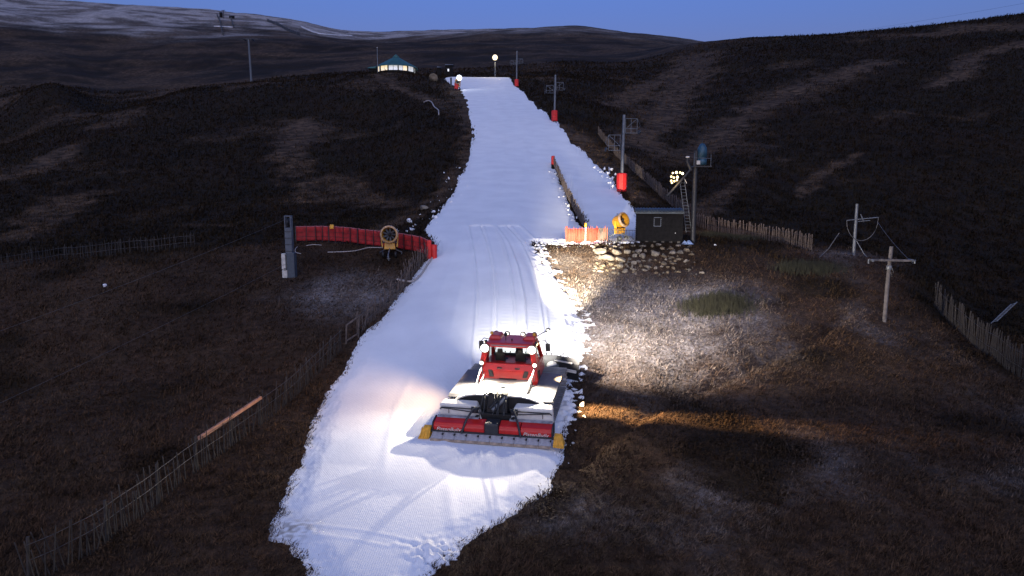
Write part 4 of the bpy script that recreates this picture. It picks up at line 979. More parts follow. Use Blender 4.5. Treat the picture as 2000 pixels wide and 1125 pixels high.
# ------------------------------------------------------------------ shed, stone bank, railings
def shed():
    bl = hit(1242, 474); br = hit(1331, 474)
    y = (bl.y + br.y) / 2; w = 3.42; z = max(float(H(bl.x, y)), float(H(br.x, y))) + 0.12
    t = thing('shed', 'dark boarded shed with shallow corrugated roof on the stone platform', 'shed', ((bl.x + br.x) / 2, y, z), (0, 0, R(-9)))
    d = 2.5; hf = 2.18; hb = 2.36
    for x0, x1, y0, y1 in ((-w / 2, w / 2, 0.06, 0.10), (-w / 2, w / 2, d - .1, d - .06)): MB().box((0, (y0 + y1) / 2, 1.0), (w - .1, .04, 2.2)).build('wall', M_BOARD, t)
    nb = 14; bh = hf / nb
    for k in range(nb):
        z0 = k * bh
        segs = [(-w / 2, w / 2)]
        if 1.12 < z0 + bh / 2 < 1.78: segs = [(-w / 2, -0.40), (0.12, w / 2)]
        for x0, x1 in segs:
            MB().hull([(x0, -.028, z0), (x1, -.028, z0), (x1, .05, z0), (x0, .05, z0), (x0, .012, z0 + bh * .98), (x1, .012, z0 + bh * .98), (x1, .05, z0 + bh * .98), (x0, .05, z0 + bh * .98)]).build('board', M_BOARD, t)
        for sx in (-1, 1):
            X0 = sx * w / 2
            MB().hull([(X0 + sx * .012, .0, z0), (X0 - sx * .05, .0, z0), (X0 - sx * .05, d, z0), (X0 + sx * .012, d, z0), (X0 - sx * .012, .0, z0 + bh * .98), (X0 - sx * .05, .0, z0 + bh * .98), (X0 - sx * .05, d, z0 + bh * .98), (X0 - sx * .012, d, z0 + bh * .98)]).build('side_board', M_BOARD, t)
    for sx in (-1, 1):
        MB().prism([(0.02, hf), (d - .02, hf), (d - .02, hb)], sx * (w / 2 - .05), sx * (w / 2), 'x').build('gable', M_BOARD, t)
        MB().box((sx * (w / 2 + .005), -.01, hf / 2), (.09, .07, hf)).build('corner_trim', M_BOARD, t)
    wd = MB().box((-.14, .03, 1.13), (.56, .09, .05)).box((-.14, .03, 1.79), (.56, .09, .05)).box((-.395, .03, 1.46), (.05, .09, .62)).box((.115, .03, 1.46), (.05, .09, .62)).build('window_frame', M_GREY, t)
    MB().box((-.14, .05, 1.46), (.48, .02, .62)).build('pane', mat('shed_pane', (.006, .006, .008), .6, var=.1), wd)
    rf = MB(); n = 96; vs = []
    for k in range(n + 1):
        x = -w / 2 - .14 + (w + .28) * k / n; dz = .028 * math.sin(2 * math.pi * k / 6)
        vs += [(x, -.22, hf + .06 + dz), (x, d + .15, hb + .10 + dz), (x, -.22, hf + .045 + dz), (x, d + .15, hb + .085 + dz)]
    rf.add(vs, [f_ for k in range(n) for f_ in ((4 * k, 4 * k + 4, 4 * k + 5, 4 * k + 1), (4 * k + 2, 4 * k + 3, 4 * k + 7, 4 * k + 6), (4 * k, 4 * k + 2, 4 * k + 6, 4 * k + 4))], True)
    rf.build('roof', M_ROOF, t)
    MB().box((0, -.17, hf - .03), (w + .24, .03, .14)).build('fascia', M_ROOF, t)
    MB().box((1.22, -.02, .62), (.07, .05, .07)).build('door_latch', M_WHITE, t)
    for k in range(6): MB().box((-1.5 + .6 * k, .15, -.2), (.22, .25, .42)).build('pier', M_STONE[2], t)
    return t
shed()

def rock_mesh(seed, m):
    g = random.Random(seed); bm = bmesh.new(); bmesh.ops.create_icosphere(bm, subdivisions=2, radius=0.5)
    axes = [Vector((g.gauss(0, 1), g.gauss(0, 1), g.gauss(0, 1))).normalized() for _ in range(13)]; cut = [g.uniform(.22, .38) for _ in axes]
    for v in bm.verts:
        for a, c in zip(axes, cut):
            k = v.co.dot(a)
            if k > c: v.co -= a * (k - c) * 0.97
        v.co += Vector((g.gauss(0, 1), g.gauss(0, 1), g.gauss(0, 1))) * 0.012
    me = bpy.data.meshes.new('stone'); bm.to_mesh(me); bm.free(); me.materials.append(m)
    return me
ROCKS = [[rock_mesh(10 * k + j, M_STONE[k]) for j in range(5)] for k in range(3)]
def stone_bank():
    S = [(632, 590, 50, 50), (670, 660, 150, 70), (720, 718, 180, 55), (830, 665, 115, 65), (930, 660, 95, 62), (1040, 650, 90, 60), (1005, 705, 62, 52), (1080, 700, 66, 82),
         (1200, 680, 115, 75), (1175, 605, 52, 40), (1270, 630, 62, 40), (1355, 625, 75, 38), (1370, 668, 90, 42), (1365, 712, 85, 40), (860, 800, 85, 62), (880, 735, 120, 55),
         (995, 775, 72, 50), (690, 800, 75, 60), (672, 852, 70, 35), (995, 835, 65, 42), (905, 850, 70, 55), (1060, 800, 60, 45), (1130, 805, 85, 42), (1205, 820, 52, 40),
         (1210, 866, 62, 45), (1100, 842, 72, 36), (1290, 775, 95, 48), (1450, 665, 95, 50), (800, 862, 80, 45), (636, 770, 60, 55), (735, 842, 60, 36), (775, 622, 70, 36),
         (870, 615, 80, 30), (1085, 602, 70, 36), (990, 603, 60, 30), (1290, 700, 70, 55), (1425, 735, 75, 38), (1505, 645, 85, 46), (1560, 685, 75, 40), (950, 735, 60, 40),
         (1150, 745, 70, 45), (1040, 755, 60, 36), (770, 780, 70, 50), (1240, 590, 60, 36), (1430, 600, 70, 34), (1370, 770, 70, 40), (610, 650, 40, 40), (1540, 610, 60, 30), (615, 830, 46, 40), (1110, 655, 50, 44)]
    c = hit(1240, 505); t = thing('stone_bank', 'rough bank of pale boulders below the dark shed', 'stones', c)
    g = random.Random(9)
    for k, (x, y, w, h) in enumerate(S):
        p_ = hit(1040 + .2 * x, 360 + .2 * (y + h * .28)); s = ppm(p_)
        W = .2 * w / s * 1.15; Hh = .2 * h / s * 1.25
        kk = 0 if w * h > 5200 or k in (14, 16, 20, 12, 19, 1) else g.choice((1, 1, 2, 0))
        inst('stone', ROCKS[kk][g.randrange(5)], t, p_ - c + Vector((0, 0.18, Hh * .10)), (g.gauss(0, .2), g.gauss(0, .15), g.uniform(-.5, .5)), (W, max(W, Hh) * .85, Hh * 1.1))
    for k in range(110):
        p_ = hit(g.uniform(1158, 1372), g.uniform(480, 538)); w = g.uniform(.10, .30)
        inst('stone', ROCKS[g.choice((0, 1, 1, 2, 2))][g.randrange(5)], t, p_ - c + Vector((0, 0, w * .1)), (g.gauss(0, .4), g.gauss(0, .3), g.uniform(0, 6)), (w * 1.5, w * 1.2, w))
stone_bank()

def platform_rail():
    a = hit(1187, 474); b = hit(1241, 475)
    t = thing('railing', 'black bar railing in front of the yellow snow gun on the platform', 'railing', a)
    d = b - a; n = 18
    for k in range(n + 1):
        q = d * (k / n); q.z = float(H(a.x + q.x, a.y + q.y)) - a.z
        thick = .03 if k % 6 == 0 else .015
        MB().tube([q + Vector((0, 0, -.1)), q + Vector((0, 0, 1.02 if k % 6 == 0 else .98))], thick, 6).build('post' if k % 6 == 0 else 'bar', M_DKSTEEL, t)
    for hgt in (.14, .98): MB().tube([Vector((0, 0, hgt)), d + Vector((0, 0, hgt))], .025, 6).build('rail', M_DKSTEEL, t)
platform_rail()
def orange_fence():
    base = [hit(*p) for p in ((1107, 475), (1128, 475), (1150, 474), (1168, 473), (1186, 473))]
    t = thing('orange_fence', 'bright orange netting fence lit by lamps on the platform corner', 'fence', base[0])
    st_ = walk(base, .19, .2, 4); g = random.Random(6); ms = paling_meshes(1.15, .05, mat('orange_slat', (.34, .07, .035), .8, var=.5), 'x')
    for k, (p_, d) in enumerate(st_):
        b = ground(p_.x, p_.y) - base[0]
        inst('paling', ms[k % 4], t, b + Vector((0, -.05, 0)), (g.gauss(0, .06), g.gauss(0, .06), math.atan2(d.y, d.x)), (.8, 1, 1 + g.uniform(-.1, .12)))
    for k in range(len(base) - 1):
        a, b = base[k] - base[0], base[k + 1] - base[0]
        mb = MB(); vs = []
        for i in range(5):
            for z_ in (0.02, .5, 1.08): vs.append(a.lerp(b, i / 4) + Vector((0, .03 + .04 * math.sin(3 * i + z_ * 4), z_ + .03 * math.sin(2.4 * i))))
        pn = mb.add(vs, [(3 * i + j, 3 * i + 3 + j, 3 * i + 4 + j, 3 * i + 1 + j) for i in range(4) for j in range(2)], True).build('net_panel', M_ORANGE if k < 3 else M_WOOD, t)
        md = pn.modifiers.new('thick', 'SOLIDIFY'); md.thickness = .02
    MB().box((0, 0, .6), (.16, .16, 1.35)).build('corner_post', M_ORANGE, t, (-.02, 0, 0), bevel=.03)
orange_fence()
p = hit(1143, 477)
t = thing('marker_post', 'slim post with amber top before the orange fence', 'post', p + Vector((0, -.15, 0)))
MB().tube([(0, 0, -.2), (0, 0, 1.35)], .045, 8).build('pole', M_WHITE, t); MB().lathe([(0, 1.62), (.08, 1.6), (.09, 1.35), (.05, 1.3), (0, 1.3)], 10).build('cap', M_YEL, t)
p = hit(1080, 322)
t = thing('marker_pad', 'narrow red padded post at the top of the middle fence', 'post', p)
MB().tube([(0, 0, -.2), (0, 0, .8)], .05, 6).build('pole', M_GALV, t); MB().lathe([(0, .05), (.22, .05), (.24, .15), (.24, 1.05), (.2, 1.15), (0, 1.16)], 12).build('pad', M_REDPAD, t)

# ------------------------------------------------------------------ lighting mast by the shed
def mast():
    b = hit(1353, 473); t = thing('lighting_mast', 'dark mast with blue drum on top and a cluster of lit lamps', 'mast', b)
    MB().tube([(0, 0, -.3), (0, 0, 6.9)], .19, 12, r2=.16).build('pole', M_DKSTEEL, t)
    s = ppm(b)
    def L(px, py, dy=0.0): q = at(px, py, b.y + dy) - b; return q
    pl = MB().box((.45, 0, 5.72), (1.35, .8, .08)).build('platform', M_DKSTEEL, t)
    MB().tube([(-.2, -.35, 5.72), (-.2, -.35, 6.7)], .025, 5).tube([(1.05, -.35, 5.72), (1.05, -.35, 6.6)], .025, 5).tube([(-.2, -.35, 6.35), (1.05, -.35, 6.3)], .022, 5).build('guard_rail', M_GREY, pl)
    MB().lathe([(0, 7.45), (.16, 7.4), (.33, 7.1), (.36, 6.9), (.36, 6.45), (.30, 6.42), (.30, 6.3), (.36, 6.28), (.36, 5.86), (0, 5.8)], 16).build('blue_drum', M_BLUE, t, (.46, 0, 0))
    MB().box((.12, -.3, 6.0), (.26, .2, .3)).build('control_box', M_PALEBOX, t, bevel=.02)
    MB().tube([(.46, 0, 7.4), (.46, 0, 7.85)], .03, 6).build('breather', M_DKSTEEL, t)
    MB().tube([L(1350, 333, -.1), L(1342, 315, -.1), L(1343, 309, -.1)], .12, 8).build('lamp_arm', M_DKSTEEL, t)
    MB().lathe([(0, .08), (.13, .07), (.16, 0), (.1, -.06), (0, -.06)], 10).build('lamp_head', M_WHITE, t, L(1343, 307, -.1))
    MB().tube([L(1348, 332, -.15), L(1326, 358, -.5), L(1303, 383, -.8)], .10, 8).build('brace', M_DKSTEEL, t)
    lc = [(1311, 345), (1311, 353), (1314, 338), (1316, 347), (1321, 337), (1323, 346), (1322, 352), (1333, 339), (1328, 337), (1317, 354), (1312, 357)]
    fr = MB()
    for k, (x, y) in enumerate(lc):
        q = L(x, y, -.35)
        lm = MB().lathe([(.11, -.12), (.12, .03), (.10, .03), (.06, -.14), (.11, -.12)], 10, Matrix.Rotation(R(80), 4, 'X')).build('lamp', M_DKSTEEL, t, q)
        MB().lathe([(.095 if k in (4, 5, 7) else .06, .02), (.04, .045), (0, .05)], 10, Matrix.Rotation(R(80), 4, 'X')).build('lens', M_LAMPWARM, lm)
    fr.tube([L(1308, 342, -.3), L(1336, 336, -.3), L(1340, 334, -.2)], .03, 5).tube([L(1310, 342, -.3), L(1310, 358, -.3)], .025, 5).tube([L(1322, 337, -.3), L(1322, 360, -.35)], .025, 5).build('lamp_frame', M_DKSTEEL, t)
    MB().tube([L(1335, 345, -.3), L(1341, 358, -.3)], .03, 5).build('stay', M_WHITE, t)
    point('lamp_glow', t, L(1320, 350, -1.0), 60, (1.0, .68, .30), .2)
    spot('lamp_spill', t, L(1345, 340, .3), hit(1410, 458) - (b + L(1345, 340, .3)), 520, 62, (1.0, .62, .22), .9, .2)
    lad = thing('ladder', 'pale ladder leaning on the mast under the lamps', 'ladder', b + L(1343, 470, .4))
    o0 = L(1343, 470, .4)
    a0, a1 = L(1335, 412, .2) - o0, L(1328, 354, -.1) - o0; b0, b1 = L(1345, 412, .2) - o0, L(1337, 354, -.1) - o0
    a0 = a0 + (a0 - a1) * .75; b0 = b0 + (b0 - b1) * .75
    MB().tube([a0, a1], .03, 6).build('stile', M_GALV, lad); MB().tube([b0, b1], .03, 6).build('stile', M_GALV, lad)
    for k in range(16): MB().tube([a0.lerp(a1, (k + .5) / 16), b0.lerp(b1, (k + .5) / 16)], .018, 5).build('rung', M_GALV, lad)
mast()
p = hit(1342, 478)
t = thing('tarpaulin', 'crumpled pale blue tarpaulin at the shed corner', 'tarpaulin', p)
mb = MB(); vs = []; g = random.Random(2)
for i in range(8):
    for j in range(6): vs.append((-.45 + i * .13, -.3 + j * .13, .05 + .35 * math.sin(i * .45) * math.sin(j * .63) * g.uniform(.5, 1.1)))
mb.add(vs, [(i * 6 + j, i * 6 + 6 + j, i * 6 + 7 + j, i * 6 + j + 1) for i in range(7) for j in range(5)]).build('sheet', mat('pale_blue_sheet', (.30, .40, .58), .5, var=.3), t)

# ------------------------------------------------------------------ lift towers with red pads
def lift_tower(label, px, py, h, pad=2.0, left=(4.4, 6.0), right=(6.2, 7.7), r=0.19):
    b = hit(px, py); t = thing('lift_tower', label, 'lift tower', b, group='drag lift towers with red pads')
    MB().tube([(0, 0, -.3), (.03, 0, h * .5), (.10, 0, h)], r, 12, r2=r * .8).build('pole', M_GALV, t)
    MB().lathe([(0.0, .02), (.5, .02), (.56, .1), (.56, pad - .08), (.48, pad), (0, pad)], 8, smooth=False).build('pad', M_REDPAD, t, bevel=.05)
    for sx, (z0, z1) in ((-1, left), (1, right)):
        x0, x1 = sx * .22, sx * 1.5
        f_ = MB(); rr_ = .034
        for z in (z0, z0 + (z1 - z0) * .3, z1): f_.tube([(x0, 0, z), (x1, 0, z)], rr_, 5)
        for x in (x0 + sx * .05, (x0 + x1) / 2, x1): f_.tube([(x, 0, z0), (x, 0, z1)], rr_ * .9, 5)
        f_.tube([(x0, 0, z0 + .4), (x1, 0, z1)], rr_ * .8, 5); f_.tube([(x1, 0, z0 + .4), (x1 + sx * .35, 0, (z0 + z1) / 2), (x1, 0, z1)], rr_ * .8, 5)
        a_ = f_.build('arm_frame', M_GALV, t)
        for k in range(3): MB().lathe([(0, -.05), (.2, -.05), (.22, 0), (.2, .05), (0, .05)], 12, Matrix.Translation((x1 + sx * .25, -.5 + .5 * k, z0 + .1)) @ Matrix.Rotation(R(90), 4, 'Y')).build('sheave', M_DKSTEEL, a_)
        MB().tube([(x1 + sx * .25, -.75, z0 + .1), (x1 + sx * .25, .75, z0 + .1)], .05, 5).build('sheave_beam', M_GALV, a_)
    return t
lift_tower('tall lift tower with a big red pad right of the run', 1214, 375, 8.1)
lift_tower('thin lift tower with red pad halfway up the right snow edge', 1083, 237, 8.0, 1.9, (4.9, 6.2), (5.4, 6.7))
lift_tower('tiny lift tower with red pad near the top right snow corner', 1009, 169, 9.2, 1.9, (5.6, 6.8), (6.0, 7.2))

# ------------------------------------------------------------------ grey lift station column on the left
def station():
    b = hit(571, 541); t = thing('lift_station', 'grey steel lift column with white panels standing left on the grass', 'lift station', b, (0, 0, R(-6)))
    s = 0.031
    MB().box((0, 0, .75), (.52, .42, 1.7)).build('base_column', mat('dark_blue_grey', (.055, .07, .09), .5, var=.2), t, bevel=.03)
    MB().box((-.10, 0, 2.35), (.46, .32, 1.7)).build('upper_column', M_GREY, t, bevel=.02)
    for k in range(4): MB().box((-.10, -.17, 1.7 + .42 * k), (.48, .03, .035)).build('band', M_DKSTEEL, t)
    for sx in (-1, 1): MB().box((-.10 + sx * .19, 0, 3.55), (.07, .3, .75)).build('head_plate', M_GREY, t, bevel=.01)
    MB().box((-.10, 0, 3.95), (.45, .3, .07)).build('head_cap', M_GREY, t)
    MB().lathe([(0, -.04), (.24, -.04), (.26, 0), (.24, .04), (0, .04)], 16, Matrix.Translation((-.10, 0, 3.55)) @ Matrix.Rotation(R(90), 4, 'Y')).build('pulley', M_DKSTEEL, t)
    MB().box((-.46, -.1, 1.02), (.26, .3, 1.05)).build('panel', M_PALEBOX, t, bevel=.03)
    MB().box((-.40, -.12, .22), (.34, .3, .52)).build('panel', M_PALEBOX, t, bevel=.03)
    MB().tube([(-.3, -.2, .55), (-.42, -.3, .6), (-.36, -.28, .45)], .02, 5).build('lever', M_BLACK, t)
    return b
sb = station()
def cable(name, label, pts, r=0.014, m=None, cat='cable', group=None):
    o = Vector(pts[0]); return tag(MB().tube([Vector(q) - o for q in pts], r, 5).build(name, m or M_WIRE, None, o), label, cat, group)
M_CABLE = mat('lift_cable', (.12, .115, .115), .5, .3)
def sag(a, b, k, n=14):
    return [a.lerp(b, i / n) - Vector((0, 0, 4 * k * (i / n) * (1 - i / n))) for i in range(n + 1)]
cable('lift_cable', 'thin cable running down left from the head of the grey lift column', sag(sb + Vector((-.1, 0, 3.8)), at(-120, 690, 26),   .15), .007, M_CABLE, group='lift cables')
cable('lift_cable', 'lower thin cable crossing the dark grass left of the lift column', sag(sb + Vector((-.3, 0, .9)), at(-100, 834, 23.5), .1), .006, M_CABLE, group='lift cables')
cable('overhead_wire', 'faint overhead wire crossing the sky above the right hill', sag(at(1385, 92, 420), at(2080, -8, 200), 2), .022, M_DKSTEEL, 'wire')

# ------------------------------------------------------------------ poles on the right
def cross_pole():
    b = hit(1727, 628); t = thing('cross_pole', 'weathered pole with one long crossarm in the right foreground', 'pole', b)
    h = 147 / ppm(b)
    MB().tube([(0, 0, -.3), (.02, 0, h * .5), (.08, 0, h)], .11, 10, r2=.10).build('pole', M_WOOD2, t)
    MB().box((.05, -.13, h * .82), (2.4, .12, .12), rot=(0, R(1), 0)).build('crossarm', M_WOOD2, t, bevel=.015)
    for sx in (-1, 1): MB().tube([(.05 + sx * 1.1, -.35, h * .82), (.05 + sx * 1.1, .1, h * .82)], .07, 8).tube([(.05 + sx * 1.28, -.2, h * .83), (.05 + sx * 1.28, -.2, h * .78)], .05, 6).build('insulator', M_GALV, t)
    MB().lathe([(.135, -.12), (.15, -.1), (.15, .1), (.135, .12)], 10).build('clamp', M_GALV, t, (.04, 0, h * .72))
    MB().tube([(.12, -.1, h * .75), (.22, -.14, h * .66), (.16, -.14, h * .6), (.1, -.12, h * .66)], .012, 5).build('loop', M_CABLE, t)
    return b
cpb = cross_pole()
def hoop_pole():
    b = hit(1667, 498); t = thing('hoop_pole', 'pole with hanging cable hoop before the right hillside', 'pole', b)
    h = 99 / ppm(b)
    MB().tube([(0, 0, -.3), (0, 0, h)], .12, 10, r2=.10).build('pole', M_GALV, t)
    MB().tube([(-.72, -.1, h * .68), (1.55, -.1, h * .74)], .035, 6).build('crossarm', M_GALV, t)
    MB().tube([(0.1, -.12, h * .66), (.95, -.12, h * .68)], .03, 6).tube([(.25, -.12, h * .8), (.5, -.12, h * .66)], .04, 5).build('bracket', M_GALV, t)
    pts = [(.40 - 1.12 * math.cos(math.pi * k / 16) , -.14, h * .68 - 1.45 * math.sin(math.pi * k / 16) * 1.0) for k in range(17)]
    MB().tube([(-.72, -.14, h * .68)] + pts[1:-1] + [(1.52, -.14, h * .73)], .024, 5).build('cable_hoop', M_CABLE, t)
    MB().tube([(.1, -.1, h * .28), (.55, -.5, .05), (.7, -.6, -.1)], .03, 5).build('stay', M_GALV, t)
    return b
hpb = hoop_pole()
cable('guy_wire', 'pale guy wire slanting down left of the hoop pole', [at(1639, 455, hpb.y), at(1618, 486, hpb.y - .3), hit(1600, 503)], .03, M_CABLE, 'wire')
cable('slack_wire', 'slack wire from the hoop pole down to the crossarm', sag(hpb + Vector((1.5, -.1, 2.4)), cpb + Vector((1.3, -.1, 3.3)), .15), .012, M_CABLE, 'wire')
def side_ladder():
    a = hit(1935, 632); c = at(1975, 594, a.y + .6); t = thing('ladder', 'grey ladder propped beyond the tall right fence', 'ladder', a)
    d = c - a; w = Vector((.42, .1, .12))
    for k in (0, 1): MB().tube([w * k, d + w * k], .03, 6).build('stile', M_GALV, t)
    for k in range(10): MB().tube([d * ((k + .5) / 10), d * ((k + .5) / 10) + w], .02, 5).build('rung', M_GALV, t)
side_ladder()

# ------------------------------------------------------------------ timber, frames, hoses, stones
a = hit(392, 912) + Vector((0, 0, 1.05)); b = hit(512, 830) + Vector((0, 0, 1.15)); o = a.copy(); d = b - a
q = d.to_track_quat('Y', 'Z').to_euler()
t = thing('timber_rail', 'long fresh orange timber resting along the top of the left fence', 'timber', o, q)
MB().box((0, d.length / 2, 0), (.10, d.length, .13)).build('beam', M_PLANK, t, bevel=.012)
def gate_frame():
    a = hit(676, 672); b_ = hit(700, 660); t = thing('gate_frame', 'small tilted wooden frame at the end of the left fence', 'gate', a)
    d = b_ - a; u = Vector((0.05, 0, 1.05))
    for p0, p1 in ((Vector(), u), (d, d + u * 1.15), (u * .95, d + u * 1.12), (u * .15, d + u * .25)): MB().tube([p0, p1], .045, 6).build('bar', M_WOOD, t)
gate_frame()
def ground_hose(name, label, pix, r, m, lift=0.03, cat='hose'):
    pts = [hit(*p_) + Vector((0, 0, lift)) for p_ in pix]
    out = []
    for k in range(len(pts) - 1):
        p0, p1, p2, p3 = pts[max(k - 1, 0)], pts[k], pts[k + 1], pts[min(k + 2, len(pts) - 1)]
        for i in range(5):
            s = i / 5; out.append(0.5 * ((2 * p1) + (p2 - p0) * s + (2 * p0 - 5 * p1 + 4 * p2 - p3) * s * s + (3 * p1 - p0 - 3 * p2 + p3) * s ** 3))
    out.append(pts[-1])
    return cable(name, label, out, r, m, cat)
ground_hose('hose', 'pale water hose curving along the fence at the snow edge', [(853, 482), (848, 500), (836, 519), (822, 540), (806, 553), (790, 553), (776, 550)], .07, M_HOSE, .14)
ground_hose('hose', 'pale hose lying on the grass left of the yellow snow gun', [(748, 488), (720, 488), (695, 494), (670, 496), (640, 497)], .035, M_HOSE, .16)
ground_hose('hose', 'short curl of hose beside the grey lift column', [(628, 483), (612, 482), (598, 484)], .03, M_HOSE, .16)
ground_hose('hose', 'looped hose end on the grass behind the lift column', [(588, 500), (578, 497), (577, 491), (581, 486)], .025, M_HOSE, .16)
ground_hose('hose', 'thin white squiggle of hose on the dark bank near the top', [(828, 203), (836, 200), (843, 203), (848, 212), (856, 219), (857, 228)], .12, M_HOSE, .4)
def boulder(label, px, py, w, k, snow=False):
    p_ = hit(px, py); me = ROCKS[k][int(px) % 5]
    if snow: me = me.copy(); me.materials.clear(); me.materials.append(M_CLOD)
    o_ = bpy.data.objects.new('boulder' if not snow else 'snow_lump', me); COL.objects.link(o_); o_.location = p_ + Vector((0, 0, w * .18)); o_.scale = (w, w * .8, w * .75); o_.rotation_euler = (.2, .1, px)
    tag(o_, label, 'boulder' if not snow else 'snow lump'); return o_
boulder('large pale boulder on the brown bank left of the run', 829, 410, 1.1, 0)
boulder('white lump lying on the dark grass under the cable', 205, 560, .34, 0, True)
boulder('pale rock heap left of the top snow corner', 848, 158, 4.2, 1)
boulder('flat snow lump on the brown bank above the barrier', 800, 436, .8, 0, True)
boulder('small snow lump between the boulder and the snow edge', 846, 416, .5, 0, True)
boulder('small stone on the grass right of the mast', 1397, 480, .25, 0, True)
# loose clods along the snow edges
def clods():
    g = np.random.default_rng(8); mb = MB(); n = 0
    tet = [(0, 0, 1), (1, 0, -.3), (-.5, .87, -.3), (-.5, -.87, -.3), (.3, .3, -.8)]
    edge = [hit0(*p_) for p_ in ([(1045, 478), (1060, 505), (1085, 545), (1105, 585), (1130, 620), (1138, 650), (1135, 680), (1125, 715), (1110, 760), (1110, 850), (1100, 900)])]
    edge2 = [hit0(*p_) for p_ in ((780, 445), (822, 450), (850, 420), (880, 385), (896, 350), (910, 320))]
    edge3 = [hit0(*p_) for p_ in ((1080, 330), (1095, 372), (1110, 408), (1126, 440))]
    edge4 = [hit0(*p_) for p_ in ((1165, 322), (1192, 347), (1212, 377))]
    for ed, cnt, off, sz in ((edge, 70, .2, .06), (edge2, 60, .8, .12), (edge3, 34, .35, .12), (edge4, 40, .7, .2)):
        for _ in range(cnt):
            k = g.integers(0, len(ed) - 1); f_ = g.uniform(); p_ = ed[k].lerp(ed[k + 1], f_)
            x, y = p_.x + g.normal(0, off), p_.y + g.normal(0, off); s = float(g.gamma(2, sz / 2)) + .02
            sd_ = float(snow_sd(x, y)); z = float(H(x, y)) + (.13 if sd_ > .4 else (.08 if sd_ > 0 else .02))
            Mr = Matrix.Translation((x, y, z)) @ Euler(g.uniform(0, 6, 3)).to_matrix().to_4x4() @ Matrix.Diagonal((s, s * .8, s * .6, 1))
            mb.add(tet, [(0, 1, 2), (0, 2, 3), (0, 3, 1), (1, 4, 2), (2, 4, 3), (3, 4, 1)], True, Mr)
    tag(mb.build('snow_clods', M_CLOD), 'loose snow clods strewn along the edges of the run', kind='stuff')
clods()
def rush_clump(label, px, py, wx, wy, n, h, seed):
    g = np.random.default_rng(seed); c = hit(px, py); s = ppm(c)
    X_ = c.x + g.normal(0, .42, n) * wx / s; Y_ = c.y + g.normal(0, .42, n) * wy / s * 1.9; Z_ = H(X_, Y_)
    az = g.uniform(0, 6.28, n); ln = g.uniform(.5, 1, n) * h; le = np.abs(g.normal(.35, .25, n)); w = .022
    b0 = np.stack([X_ - w, Y_, Z_ - .05], 1); b1 = np.stack([X_ + w, Y_, Z_ - .05], 1)
    tp = np.stack([X_ + np.cos(az) * np.sin(le) * ln, Y_ + np.sin(az) * np.sin(le) * ln, Z_ + np.cos(le) * ln], 1)
    co = np.stack([b0, b1, tp], 1).reshape(-1, 3) - np.array(tuple(c))
    me = np_mesh('rush_clump', co, np.arange(3 * n).reshape(n, 3), 3); me.materials.append(M_RUSH)
    o_ = bpy.data.objects.new('rush_clump', me); COL.objects.link(o_); o_.location = c; tag(o_, label, 'rushes', 'clumps of rushes')
M_RUSH = mat('rush_green', (.026, .025, .011), .8, var=.6, scale=3)
rush_clump('dark green rush clump on the frosted grass below the stone bank', 1400, 600, 62, 26, 3600, .7, 1)
rush_clump('olive rush clump near the hoop pole', 1580, 528, 60, 18, 2600, .65, 2)
rush_clump('golden rushes at the foot of the lit fence', 1425, 466, 60, 8, 3200, .5, 3)

